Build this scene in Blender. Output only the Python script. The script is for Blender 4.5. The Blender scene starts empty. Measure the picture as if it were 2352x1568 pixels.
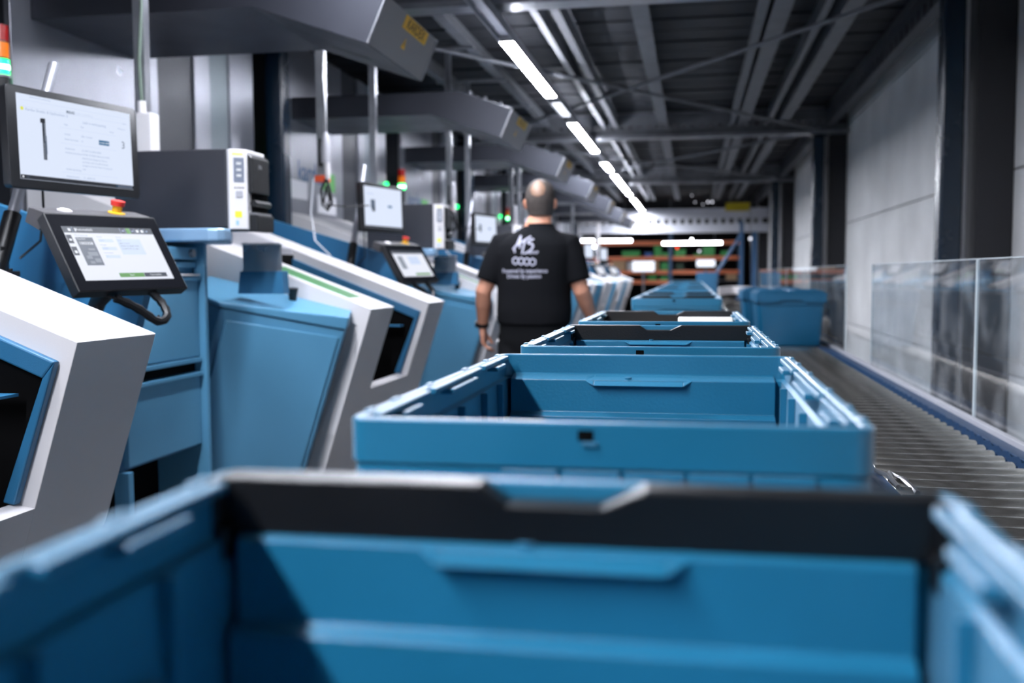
import bpy, bmesh, math, random
from mathutils import Vector, Matrix
from mathutils.bvhtree import BVHTree
random.seed(7)
S = bpy.context.scene
COL = S.collection

# ------------------------------------------------------------------ camera
CX = Vector((0.984068, 0.177723, -0.004989))
CY_ = Vector((-0.007114, 0.067397, 0.997701))
CF = Vector((-0.177651, 0.981770, -0.067588))
cam = bpy.data.cameras.new('camera'); camo = bpy.data.objects.new('camera', cam); COL.objects.link(camo)
cf = CF.normalized(); cx = (CX - cf * CX.dot(cf)).normalized(); cy = cx.cross(cf)
M = Matrix((cx, cy, -cf)).transposed().to_4x4(); M.translation = Vector((0, 0, 1.27))
camo.matrix_world = M
cam.sensor_width = 36; cam.lens = 35.0; cam.clip_start = 0.02; cam.clip_end = 100
cam.dof.use_dof = True; cam.dof.focus_distance = 1.72; cam.dof.aperture_fstop = 3.6
S.camera = camo

# ------------------------------------------------------------------ world + exposure
W = bpy.data.worlds.new('world'); S.world = W; W.use_nodes = True
bg = W.node_tree.nodes['Background']; bg.inputs[0].default_value = (0.86, 0.89, 1.0, 1); bg.inputs[1].default_value = 0.045
S.view_settings.view_transform = 'Standard'; S.view_settings.look = 'None'
S.view_settings.exposure = 0.0; S.view_settings.gamma = 1.0
S.view_settings.use_curve_mapping = False
LED = 265.0            # strength of the ceiling light strip

# ------------------------------------------------------------------ materials
def lin(c):
    return tuple(((v / 255) / 12.92 if v / 255 <= 0.04045 else ((v / 255 + 0.055) / 1.055) ** 2.4) for v in c)
MATS = {}
def mat(name, rgb, rough=0.5, metal=0.0, var=0.0, vscale=8.0, bump=0.0, bscale=200.0, emit=None, estr=1.0, spec=0.5, alpha=None):
    if name in MATS: return MATS[name]
    m = bpy.data.materials.new(name); m.use_nodes = True; nt = m.node_tree; b = nt.nodes['Principled BSDF']
    c = lin(rgb) + (1,)
    b.inputs['Base Color'].default_value = c
    b.inputs['Roughness'].default_value = rough; b.inputs['Metallic'].default_value = metal
    b.inputs['Specular IOR Level'].default_value = spec
    if var > 0 or bump > 0:
        tc = nt.nodes.new('ShaderNodeTexCoord')
    if var > 0:
        n = nt.nodes.new('ShaderNodeTexNoise'); n.inputs['Scale'].default_value = vscale; n.inputs['Detail'].default_value = 5
        r = nt.nodes.new('ShaderNodeValToRGB')
        r.color_ramp.elements[0].position = 0.3; r.color_ramp.elements[1].position = 0.75
        r.color_ramp.elements[0].color = tuple(v * (1 - var) for v in c[:3]) + (1,)
        r.color_ramp.elements[1].color = tuple(min(1, v * (1 + var)) for v in c[:3]) + (1,)
        nt.links.new(tc.outputs['Object'], n.inputs['Vector']); nt.links.new(n.outputs['Fac'], r.inputs['Fac'])
        nt.links.new(r.outputs['Color'], b.inputs['Base Color'])
        mr = nt.nodes.new('ShaderNodeMapRange'); mr.inputs[3].default_value = max(0.05, rough - 0.08); mr.inputs[4].default_value = rough + 0.1
        nt.links.new(n.outputs['Fac'], mr.inputs[0]); nt.links.new(mr.outputs[0], b.inputs['Roughness'])
    if bump > 0:
        n2 = nt.nodes.new('ShaderNodeTexNoise'); n2.inputs['Scale'].default_value = bscale; n2.inputs['Detail'].default_value = 3
        bp = nt.nodes.new('ShaderNodeBump'); bp.inputs['Strength'].default_value = bump; bp.inputs['Distance'].default_value = 0.002
        nt.links.new(tc.outputs['Object'], n2.inputs['Vector']); nt.links.new(n2.outputs['Fac'], bp.inputs['Height'])
        nt.links.new(bp.outputs['Normal'], b.inputs['Normal'])
    if emit is not None:
        b.inputs['Emission Color'].default_value = lin(emit) + (1,); b.inputs['Emission Strength'].default_value = estr
    m.diffuse_color = c
    MATS[name] = m
    return m
BLUE = mat('crate_blue_plastic', (16, 108, 143), 0.37, 0, 0.10, 5, 0.2, 260, spec=0.8)
for _m in (BLUE,):
    _b = _m.node_tree.nodes['Principled BSDF']; _b.inputs['Sheen Weight'].default_value = 0.55; _b.inputs['Sheen Roughness'].default_value = 0.35; _b.inputs['Sheen Tint'].default_value = (0.85, 0.93, 1, 1)
BLUED = mat('container_blue_plastic', (10, 86, 122), 0.42, 0, 0.08, 5, 0.2, 260)
BLACKP = mat('black_plastic', (10, 11, 14), 0.38, 0, 0.1, 9, 0.2, 300)
CABB = mat('blue_powder_coat', (88, 148, 182), 0.38, 0, 0.03, 3, 0.25, 500)
CABD = mat('deep_blue_powder_coat', (40, 102, 140), 0.4, 0, 0.03, 3, 0.25, 500)
WHITE = mat('white_powder_coat', (216, 213, 214), 0.42, 0, 0.02, 3, 0.2, 600)
LGREY = mat('light_grey_coat', (170, 170, 176), 0.42, 0.1, 0.03, 3, 0.2, 600)
BLK = mat('black_lacquer', (14, 15, 18), 0.42, 0, 0.05, 9, 0.15, 500)
VOID = mat('recess_shade_black', (3, 3, 4), 0.8, spec=0.1)  # near-black colour stands for the shade inside openings, slots and recesses
GALV = mat('galvanised_steel', (150, 152, 158), 0.34, 0.75, 0.22, 7, 0.1, 120)
GALVD = mat('dull_galvanised_steel', (112, 114, 120), 0.55, 0.35, 0.2, 6, 0.1, 120)
CHROME = mat('roller_steel', (214, 210, 202), 0.17, 0.95, 0.22, 9)
HOODM = mat('dark_satin_metal', (50, 52, 60), 0.42, 0.55, 0.05, 4, 0.2, 700)
CAPM = mat('lit_tip_metal', (128, 128, 132), 0.4, 0.35, 0.05, 4, 0.2, 700)  # hood tip colour lightened to stand for light caught there
MACH = mat('machine_panel_metal', (150, 152, 160), 0.3, 0.75, 0.08, 5, 0.3, 400)
MACHD = mat('machine_dark_panel', (52, 54, 60), 0.4, 0.4, 0.06, 5, 0.2, 400)
MACHT = mat('machine_grey_panel', (120, 130, 136), 0.4, 0.4, 0.05, 5, 0.2, 400)
COLB = mat('dark_blue_column_paint', (12, 32, 48), 0.25, 0.0, 0.05, 4, 0.1, 200)
CONC = mat('concrete_wall', (226, 226, 226), 0.8, 0, 0.12, 1.6, 0.5, 60)
CONCD = mat('dark_concrete_pillar', (42, 42, 46), 0.8, 0, 0.1, 3, 0.4, 60)
JOINT = mat('wall_joint_dark', (70, 66, 58), 0.9)  # dark backing that shows between the wall panels
FLOORM = mat('floor_concrete', (66, 62, 60), 0.45, 0, 0.12, 1.2, 0.2, 50)
DECK = mat('ceiling_deck', (44, 46, 52), 0.7, 0.1, 0.15, 3, 0.3, 40)
ORANGE = mat('orange_rack_beam', (240, 136, 92), 0.45)
RACKB = mat('blue_rack_upright', (54, 92, 130), 0.45)
GREEN = mat('green_bin', (70, 176, 92), 0.5)
WBOX = mat('white_carton', (226, 226, 230), 0.6)
TAN = mat('tan_carton', (196, 164, 128), 0.7)
YEL = mat('yellow_sticker', (232, 178, 28), 0.5)
YELD = mat('yellow_paint', (190, 170, 20), 0.5)
RED = mat('red_button', (220, 50, 40), 0.35)
TXTD = mat('print_dark', (70, 58, 20), 0.6)
TXTB = mat('print_blue_grey', (74, 104, 138), 0.6)
TXTG = mat('print_green', (96, 170, 92), 0.6)
STICKG = mat('green_label', (44, 118, 58), 0.5)
STEEL = mat('brushed_stainless', (170, 170, 172), 0.28, 0.9, 0.1, 6, 0.1, 300)
ORG = mat('orange_cap', (226, 84, 40), 0.5)
SKIN = mat('skin', (196, 138, 112), 0.5, 0, 0.06, 30, 0.2, 150)
HAIR = mat('short_dark_grey_hair', (70, 62, 58), 0.6, 0, 0.3, 60, 0.8, 500)
SHIRT = mat('black_cotton', (9, 10, 14), 0.9, 0, 0.1, 10, 0.4, 300, spec=0.15)
TROU = mat('black_trousers', (8, 9, 12), 0.9, 0, 0.1, 10, 0.4, 300, spec=0.15)
SHOE = mat('dark_shoe', (28, 28, 30), 0.6)
PRINT = mat('shirt_print', (150, 150, 165), 0.7)
SCR = mat('lit_screen_white', (0, 0, 0), 0.3, emit=(224, 234, 254), estr=0.98)
SCR2 = mat('lit_screen_panel', (0, 0, 0), 0.3, emit=(238, 242, 255), estr=0.98)
def em(name, rgb, s=1.0): return mat(name, (6, 6, 8), 0.4, emit=rgb, estr=s)
E_TXT = em('screen_text_grey', (150, 168, 200)); E_DK = em('screen_dark', (52, 60, 72)); E_BLK = em('screen_bar', (30, 34, 42))
E_BL = em('screen_button_blue', (40, 104, 146)); E_WH = em('screen_white', (235, 240, 250)); E_YE = em('screen_yellow', (220, 224, 80))
E_GR = em('screen_green', (88, 148, 70)); E_LB = em('screen_field', (206, 220, 246)); E_MG = em('screen_photo_grey', (104, 112, 126))
E_MG2 = em('screen_photo_light', (140, 148, 162)); E_RULE = em('screen_rule', (196, 208, 232)); E_LN = em('screen_line_dark', (90, 104, 124))
LAMPR = mat('lamp_red', (150, 20, 18), 0.25, emit=(160, 14, 12), estr=0.25)
LAMPA = mat('lamp_amber', (220, 120, 20), 0.25, emit=(230, 110, 10), estr=0.45)
LAMPG = mat('lamp_green', (20, 180, 90), 0.25, emit=(30, 255, 130), estr=3.2)
LAMPGC = mat('lamp_green_core', (200, 255, 220), 0.25, emit=(190, 255, 215), estr=9.0)
BTNW = mat('lit_white_button', (240, 240, 240), 0.3, emit=(245, 240, 235), estr=1.1)
LEDM = mat('led_tube', (240, 244, 255), 0.4, emit=(240, 244, 255), estr=LED)
LEDW = mat('led_tube_dimmed', (240, 244, 255), 0.4, emit=(240, 244, 255), estr=2.2)
LEDF = mat('far_tube', (240, 244, 255), 0.4, emit=(246, 248, 255), estr=16.0)
def acrylic():
    m = bpy.data.materials.new('clear_acrylic'); m.use_nodes = True; nt = m.node_tree; nt.nodes.clear()
    o = nt.nodes.new('ShaderNodeOutputMaterial'); t = nt.nodes.new('ShaderNodeBsdfTransparent'); g = nt.nodes.new('ShaderNodeBsdfGlossy')
    d = nt.nodes.new('ShaderNodeBsdfDiffuse'); f = nt.nodes.new('ShaderNodeFresnel'); mx = nt.nodes.new('ShaderNodeMixShader'); m2 = nt.nodes.new('ShaderNodeMixShader')
    tc = nt.nodes.new('ShaderNodeTexCoord'); n = nt.nodes.new('ShaderNodeTexNoise'); n.inputs['Scale'].default_value = 7; n.inputs['Detail'].default_value = 8
    r = nt.nodes.new('ShaderNodeMapRange'); r.inputs[1].default_value = 0.45; r.inputs[2].default_value = 0.85; r.inputs[3].default_value = 0.02; r.inputs[4].default_value = 0.2
    t.inputs[0].default_value = (0.93, 0.95, 0.96, 1); g.inputs['Roughness'].default_value = 0.02; f.inputs[0].default_value = 1.5
    d.inputs[0].default_value = (0.75, 0.77, 0.8, 1)
    nt.links.new(tc.outputs['Object'], n.inputs['Vector']); nt.links.new(n.outputs['Fac'], r.inputs[0]); nt.links.new(r.outputs[0], m2.inputs[0])
    nt.links.new(t.outputs[0], m2.inputs[1]); nt.links.new(d.outputs[0], m2.inputs[2])
    ge = nt.nodes.new('ShaderNodeNewGeometry'); iv = nt.nodes.new('ShaderNodeMath'); iv.operation = 'SUBTRACT'; iv.inputs[0].default_value = 1.0; nt.links.new(ge.outputs['Backfacing'], iv.inputs[1])
    mu = nt.nodes.new('ShaderNodeMath'); mu.operation = 'MULTIPLY'; nt.links.new(f.outputs[0], mu.inputs[0]); nt.links.new(iv.outputs[0], mu.inputs[1]); nt.links.new(mu.outputs[0], mx.inputs[0]); nt.links.new(m2.outputs[0], mx.inputs[1]); nt.links.new(g.outputs[0], mx.inputs[2]); nt.links.new(mx.outputs[0], o.inputs[0])
    return m
ACR = acrylic()
RAILM = mat('navy_rail', (28, 56, 88), 0.4)
ACRE = mat('acrylic_edge', (214, 224, 228), 0.3, emit=None)

# ------------------------------------------------------------------ helpers
ORI = {}
class MB:
    """collects shapes given in world metres"""
    def __init__(s): s.v = []; s.f = []
    def add(s, vs, fs):
        o = len(s.v); s.v += [tuple(v) for v in vs]; s.f += [tuple(i + o for i in f) for f in fs]; return s
    def box(s, x0, x1, y0, y1, z0, z1):
        vs = [(x, y, z) for z in (z0, z1) for y in (y0, y1) for x in (x0, x1)]
        return s.add(vs, [(0, 2, 3, 1), (4, 5, 7, 6), (0, 1, 5, 4), (2, 6, 7, 3), (0, 4, 6, 2), (1, 3, 7, 5)])
    def prism(s, poly, a0, a1, axis='y'):
        """poly = (x,z) pairs extruded along y, or (x,y) along z, or (y,z) along x"""
        n = len(poly)
        def P(p, a):
            return (p[0], a, p[1]) if axis == 'y' else ((p[0], p[1], a) if axis == 'z' else (a, p[0], p[1]))
        vs = [P(p, a0) for p in poly] + [P(p, a1) for p in poly]
        return s.add(vs, [tuple(range(n)), tuple(range(2 * n - 1, n - 1, -1))] + [(i, i + n, (i + 1) % n + n, (i + 1) % n) for i in range(n)])
    def obox(s, c, u, v, n, hu, hv, hn):
        c, u, v, n = Vector(c), Vector(u), Vector(v), Vector(n)
        vs = [c + u * a * hu + v * b * hv + n * d * hn for d in (-1, 1) for b in (-1, 1) for a in (-1, 1)]
        return s.add(vs, [(0, 2, 3, 1), (4, 5, 7, 6), (0, 1, 5, 4), (2, 6, 7, 3), (0, 4, 6, 2), (1, 3, 7, 5)])
    def rings(s, rs, cap=True, closed=False):
        n = len(rs[0]); vs = [p for r in rs for p in r]; fs = []
        m = len(rs)
        for k in range(m if closed else m - 1):
            a, b = k * n, ((k + 1) % m) * n
            for i in range(n): fs.append((a + i, a + (i + 1) % n, b + (i + 1) % n, b + i))
        if cap and not closed: fs += [tuple(range(n - 1, -1, -1)), tuple((m - 1) * n + i for i in range(n))]
        return s.add(vs, fs)
    def tube(s, pts, r, n=10, cap=True):
        pts = [Vector(p) for p in pts]; rr = r if isinstance(r, (list, tuple)) else [r] * len(pts); rs = []; pu = None
        for k, p in enumerate(pts):
            d = (pts[min(k + 1, len(pts) - 1)] - pts[max(k - 1, 0)]).normalized()
            if pu is None:
                pu = d.cross(Vector((0, 0, 1)) if abs(d.z) < 0.9 else Vector((1, 0, 0))).normalized()
            else:
                pu = (pu - d * pu.dot(d)).normalized()
            w = d.cross(pu)
            rs.append([p + (pu * math.cos(2 * math.pi * i / n) + w * math.sin(2 * math.pi * i / n)) * rr[k] for i in range(n)])
        return s.rings(rs, cap)
    def mesh(s, name, origin=(0, 0, 0)):
        me = bpy.data.meshes.new(name); ox, oy, oz = origin
        me.from_pydata([(x - ox, y - oy, z - oz) for x, y, z in s.v], [], s.f); me.validate(); me.update()
        b = bmesh.new(); b.from_mesh(me); bmesh.ops.recalc_face_normals(b, faces=b.faces); b.to_mesh(me); b.free()
        return me
    def build(s, name, m, parent=None, origin=None, bevel=0, smooth=False, seg=2):
        if origin is None: origin = ORI.get(parent.name, (0, 0, 0)) if parent else (0, 0, 0)
        me = s.mesh(name, origin); me.materials.append(m)
        if smooth:
            for p in me.polygons: p.use_smooth = True
            me.set_sharp_from_angle(angle=math.radians(40))
        o = bpy.data.objects.new(name, me); COL.objects.link(o)
        if parent: o.parent = parent; ORI[o.name] = origin
        else: o.location = origin; ORI[o.name] = origin
        if bevel:
            bv = o.modifiers.new('bevel', 'BEVEL'); bv.width = bevel; bv.segments = seg; bv.limit_method = 'ANGLE'; bv.angle_limit = math.radians(35)
            bv.harden_normals = False
        return o
def B(x0, x1, y0, y1, z0, z1): return MB().box(x0, x1, y0, y1, z0, z1)
def tag(o, label=None, cat=None, group=None, kind=None):
    if label: o['label'] = label
    if cat: o['category'] = cat
    if group: o['group'] = group
    if kind: o['kind'] = kind
    return o
def thing(name, label, cat, loc, group=None):
    o = bpy.data.objects.new(name, None); COL.objects.link(o); o.location = loc; ORI[o.name] = tuple(loc); o.empty_display_size = 0.1
    return tag(o, label, cat, group)
def struct(name, mb, m, **k): return tag(mb.build(name, m, **k), kind='structure')
def dup(root, d, label, rotz=0):
    def cp(o, par):
        c = o.copy(); COL.objects.link(c)
        if par: c.parent = par
        ORI[c.name] = ORI.get(o.name, (0, 0, 0))
        for ch in o.children: cp(ch, c)
        return c
    r = cp(root, None); r.location = root.location + Vector(d); r['label'] = label
    ORI[r.name] = tuple(r.location)
    if rotz: r.rotation_euler = (0, 0, rotz)
    return r
def textmb(txt, size, c, u, v, align='CENTER', ext=0.0004, off=0.0, bold=0.0, stretch=1.0):
    cu = bpy.data.curves.new('t', 'FONT'); cu.body = txt; cu.size = size; cu.align_x = align; cu.align_y = 'CENTER'; cu.resolution_u = 2
    cu.offset = bold
    o = bpy.data.objects.new('t', cu); COL.objects.link(o)
    dg = bpy.context.evaluated_depsgraph_get(); me = bpy.data.meshes.new_from_object(o.evaluated_get(dg))
    c, u, v = Vector(c), Vector(u).normalized(), Vector(v).normalized(); n = u.cross(v)
    mb = MB(); mb.add([c + u * p.co.x * stretch + v * p.co.y + n * (off + ext) for p in me.vertices], [tuple(p.vertices) for p in me.polygons])
    bpy.data.objects.remove(o); bpy.data.curves.remove(cu); bpy.data.meshes.remove(me)
    return mb
ORD = ['nearest', 'second', 'third', 'fourth', 'fifth', 'sixth', 'seventh', 'eighth', 'ninth', 'tenth', 'eleventh', 'twelfth', 'thirteenth', 'fourteenth']
PITCH = 2.836

# ================================================================== THE SETTING
struct('floor', B(-6, 2.2, -4, 34, -0.1, 0), FLOORM)
ceil = struct('ceiling', B(-6, 2.2, -1, 34, 3.34, 3.45), DECK)
for i in range(44):
    y = -0.9 + i * 0.79
    q = B(-4.6, 2.0, y, y + 0.765, 3.29, 3.335)
    q.box(-4.6, 2.0, y + 0.36, y + 0.40, 3.275, 3.29)
    q.build('deck_plank', DECK, ceil)
wr = struct('wall_right', B(1.90, 2.1, -4, 34, 0, 3.34), JOINT)
rows = [(-0.5, 0.655), (0.665, 1.862), (1.872, 3.062), (3.072, 3.33)]
ys = [(-4, -0.1), (-0.09, 6.45), (6.46, 12.95), (12.96, 19.35), (19.36, 25.75), (25.76, 34)]
for a, b in ys:
    for z0, z1 in rows:
        B(1.85, 1.899, a, b, max(0, z0), z1).build('concrete_panel', CONC, wr, bevel=0.006, seg=1)
struct('wall_left', B(-6.0, -4.65, -4, 34, 0, 3.34), CONCD)
struct('wall_back', B(-6, 2.1, 33.2, 33.4, 0, 3.34), CONCD)
# building pillars against the right wall
for i, y in enumerate([-0.15, 6.3, 12.8, 19.2, 25.6]):
    t = thing('concrete_pillar', 'dark square pillar standing against the right wall, %s from the camera' % (['out of frame and nearest', 'first in view and nearest', 'second in view', 'third in view', 'fourth and farthest in view'][i]), 'pillar', (1.76, y + 0.15, 0), 'dark pillars along the right wall')
    B(1.64, 1.849, y, y + 0.42, 0, 3.28).build('shaft', CONCD, t, bevel=0.01)
    B(1.575, 1.60, y + 0.05, y + 0.11, 0, 3.28).build('conduit', LGREY, t, bevel=0.006)

# steel columns carrying the mezzanine
def column(x, y, label):
    t = thing('steel_column', label, 'column', (x, y, 0), 'dark blue steel columns')
    q = B(x - 0.065, x + 0.065, y - 0.07, y + 0.07, 0.012, 2.93)
    q.build('post', COLB, t, bevel=0.022, seg=4, smooth=False)
    B(x - 0.12, x + 0.12, y - 0.12, y + 0.12, 0, 0.012).build('foot_plate', COLB, t)
    B(x - 0.1, x + 0.1, y - 0.1, y + 0.1, 2.93, 2.945).build('head_plate', COLB, t)
    return t
for i, (y, yl) in enumerate([(6.37, 6.37), (12.77, 12.05), (19.17, 17.72), (25.75, 23.5)]):
    column(1.505, y, 'dark blue steel column by the right wall, %s in view' % ['nearest and largest', 'second', 'third', 'farthest'][i])
    column(-2.74 if i == 0 else -2.72, yl, 'dark blue steel column between the left machines, %s in view' % ['nearest', 'second', 'third', 'farthest'][i])
# cross beams (C section with holes), longitudinal purlins
for i, y in enumerate([-0.1, 6.3, 12.7, 19.1]):
    t = thing('cross_beam', 'galvanised cross beam spanning the aisle, %s' % ['above the camera', 'nearest in view along the top edge', 'second in view behind the crossed rods', 'third in view'][i], 'beam', (0, y, 2.95), 'galvanised cross beams under the ceiling')
    q = B(-4.6, 1.84, y - 0.09, y + 0.09, 2.945, 2.955); q.box(-4.6, 1.84, y - 0.09, y - 0.082, 2.955, 2.985); q.box(-4.6, 1.84, y - 0.09, y + 0.09, 3.255, 3.265)
    q.build('flange', GALV, t)
    w = MB(); x = -4.6
    w.box(-4.6, 1.84, y + 0.02, y + 0.026, 2.955, 3.075); w.box(-4.6, 1.84, y + 0.02, y + 0.026, 3.115, 3.255)
    while x < 1.78:
        w.box(x, x + 0.06, y + 0.02, y + 0.026, 3.075, 3.115); x += 0.11
    w.build('perforated_web', GALVD, t)
for i, (x, w) in enumerate([(-2.35, 0.07), (-1.78, 0.09), (-1.10, 0.05), (-0.95, 0.06), (-0.37, 0.125), (0.47, 0.06), (0.60, 0.13), (0.90, 0.05), (1.08, 0.12)]):
    t = thing('ceiling_purlin', ['galvanised ceiling runner farthest left, above the machines', 'galvanised ceiling runner just left of the light strip', 'galvanised ceiling runner just right of the light strip', 'narrow galvanised ceiling runner, second right of the light strip', 'wide galvanised ceiling runner over the middle of the aisle', 'thin ceiling strip paired with the wide runner right of the middle', 'wide galvanised ceiling runner right of the middle', 'thin ceiling strip left of the rightmost wide runner', 'rightmost wide galvanised ceiling runner before the slotted beam'][i], 'ceiling runner', (x, 15, 3.1), 'galvanised runners along the ceiling')
    q = B(x - w / 2, x + w / 2, 0, 25.4, 3.09, 3.097)
    q.box(x - w / 2, x - w / 2 + 0.006, 0, 25.4, 3.097, 3.255) if w > 0.06 else q.box(x - 0.01, x + 0.01, 0, 25.4, 3.097, 3.255)
    q.build('flange', GALVD, t)
# slotted edge beam on the right
t = thing('slotted_beam', 'dark slotted edge beam running along the top of the right wall', 'beam', (1.62, 13, 3.1))
q = B(1.60, 1.606, 0, 32, 3.03, 3.075); q.box(1.60, 1.606, 0, 32, 3.16, 3.25); q.box(1.56, 1.66, 0, 32, 3.02, 3.03); q.box(1.56, 1.66, 0, 32, 3.25, 3.262)
y = 0
while y < 31.9:
    q.box(1.60, 1.606, y, y + 0.13, 3.075, 3.16); y += 0.2
q.build('web', mat('dark_beam', (70, 72, 80), 0.5, 0.4), t)
# brace rods
rods = [((-2.7, 6.45, 3.0), (1.5, 12.55, 2.975)), ((-2.7, 12.55, 2.975), (1.5, 6.4, 3.0)), ((-2.7, 12.85, 3.0), (1.5, 18.95, 2.99)), ((-2.7, 18.95, 2.99), (1.5, 12.85, 3.0))]
for i, (a, b) in enumerate(rods):
    t = thing('brace_rod', ['grey brace rod in the near bay falling to the right', 'grey brace rod in the near bay rising to the right', 'grey brace rod in the second bay falling to the right', 'grey brace rod in the second bay rising to the right'][i], 'brace rod', a, 'crossed brace rods under the ceiling')
    MB().tube([a, b], 0.017, 10).build('rod', GALVD, t, smooth=True)
    for p, s_ in ((a, 1), (b, -1)):
        d = (Vector(b) - Vector(a)).normalized() * s_
        MB().tube([Vector(p) + d * 0.05, Vector(p) + d * 0.16], 0.03, 8).build('turnbuckle', GALV, t, smooth=True)

# ================================================================== LIGHT STRIP
t = thing('light_trunking', 'long grey light trunking hanging over the left side of the aisle', 'light trunking', (-1.235, 13, 2.87))
TR = t
B(-1.275, -1.195, -2, 25.3, 2.855, 2.90).build('housing', GALV, t, bevel=0.004)
for xx in (-1.2845, -1.1895): B(xx, xx + 0.004, -2, 25.3, 2.820, 2.8548).build('light_shield', GALV, t)  # added strips that block sideways light from the tubes
for y in (0.5, 6.4, 12.7, 19.1):
    B(-1.245, -1.225, y - 0.02, y + 0.02, 2.90, 2.95).build('hanger', GALV, t)
segs = [(-2.4, 0.3, 1), (1.2, 2.6, 1), (3.3, 5.55, 1), (6.67, 8.85, 1), (9.1, 9.95, 0), (10.4, 12.95, 1), (14.2, 15.35, 2), (16.0, 19.2, 1), (19.6, 20.2, 2), (21.1, 24.4, 1), (24.7, 25.25, 1)]  # second tube added out of view to brighten the nearest console and cabinet
names = ['overhead light tube behind the camera', 'added light tube above the nearest console, brightening its top', 'overhead light tube above the second console, just above the frame', 'largest glowing light tube in view, nearest on the ceiling strip', 'dim white tube between the two brightest tubes', 'second long glowing tube on the ceiling strip', 'short glowing tube after the second long one', 'third long glowing tube on the ceiling strip', 'tiny glowing tube after the third long one', 'fourth long glowing tube, near the far end of the strip', 'last glowing tube at the far end of the ceiling strip']
for (a, b, k), nm in zip(segs, names):
    o = thing('light_tube', nm, 'light tube', (-1.235, (a + b) / 2, 2.83), 'light tubes of the ceiling strip')
    B(-1.277, -1.193, a + 0.02, b - 0.02, 2.825, 2.8549).build('diffuser', {1: LEDM, 2: LEDM, 0: LEDW}[k], o, bevel=0.012, seg=3)
    B(-1.279, -1.191, a, a + 0.02, 2.822, 2.8549).build('end_cap', WHITE, o); B(-1.279, -1.191, b - 0.02, b, 2.822, 2.8549).build('end_cap', WHITE, o)

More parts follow.
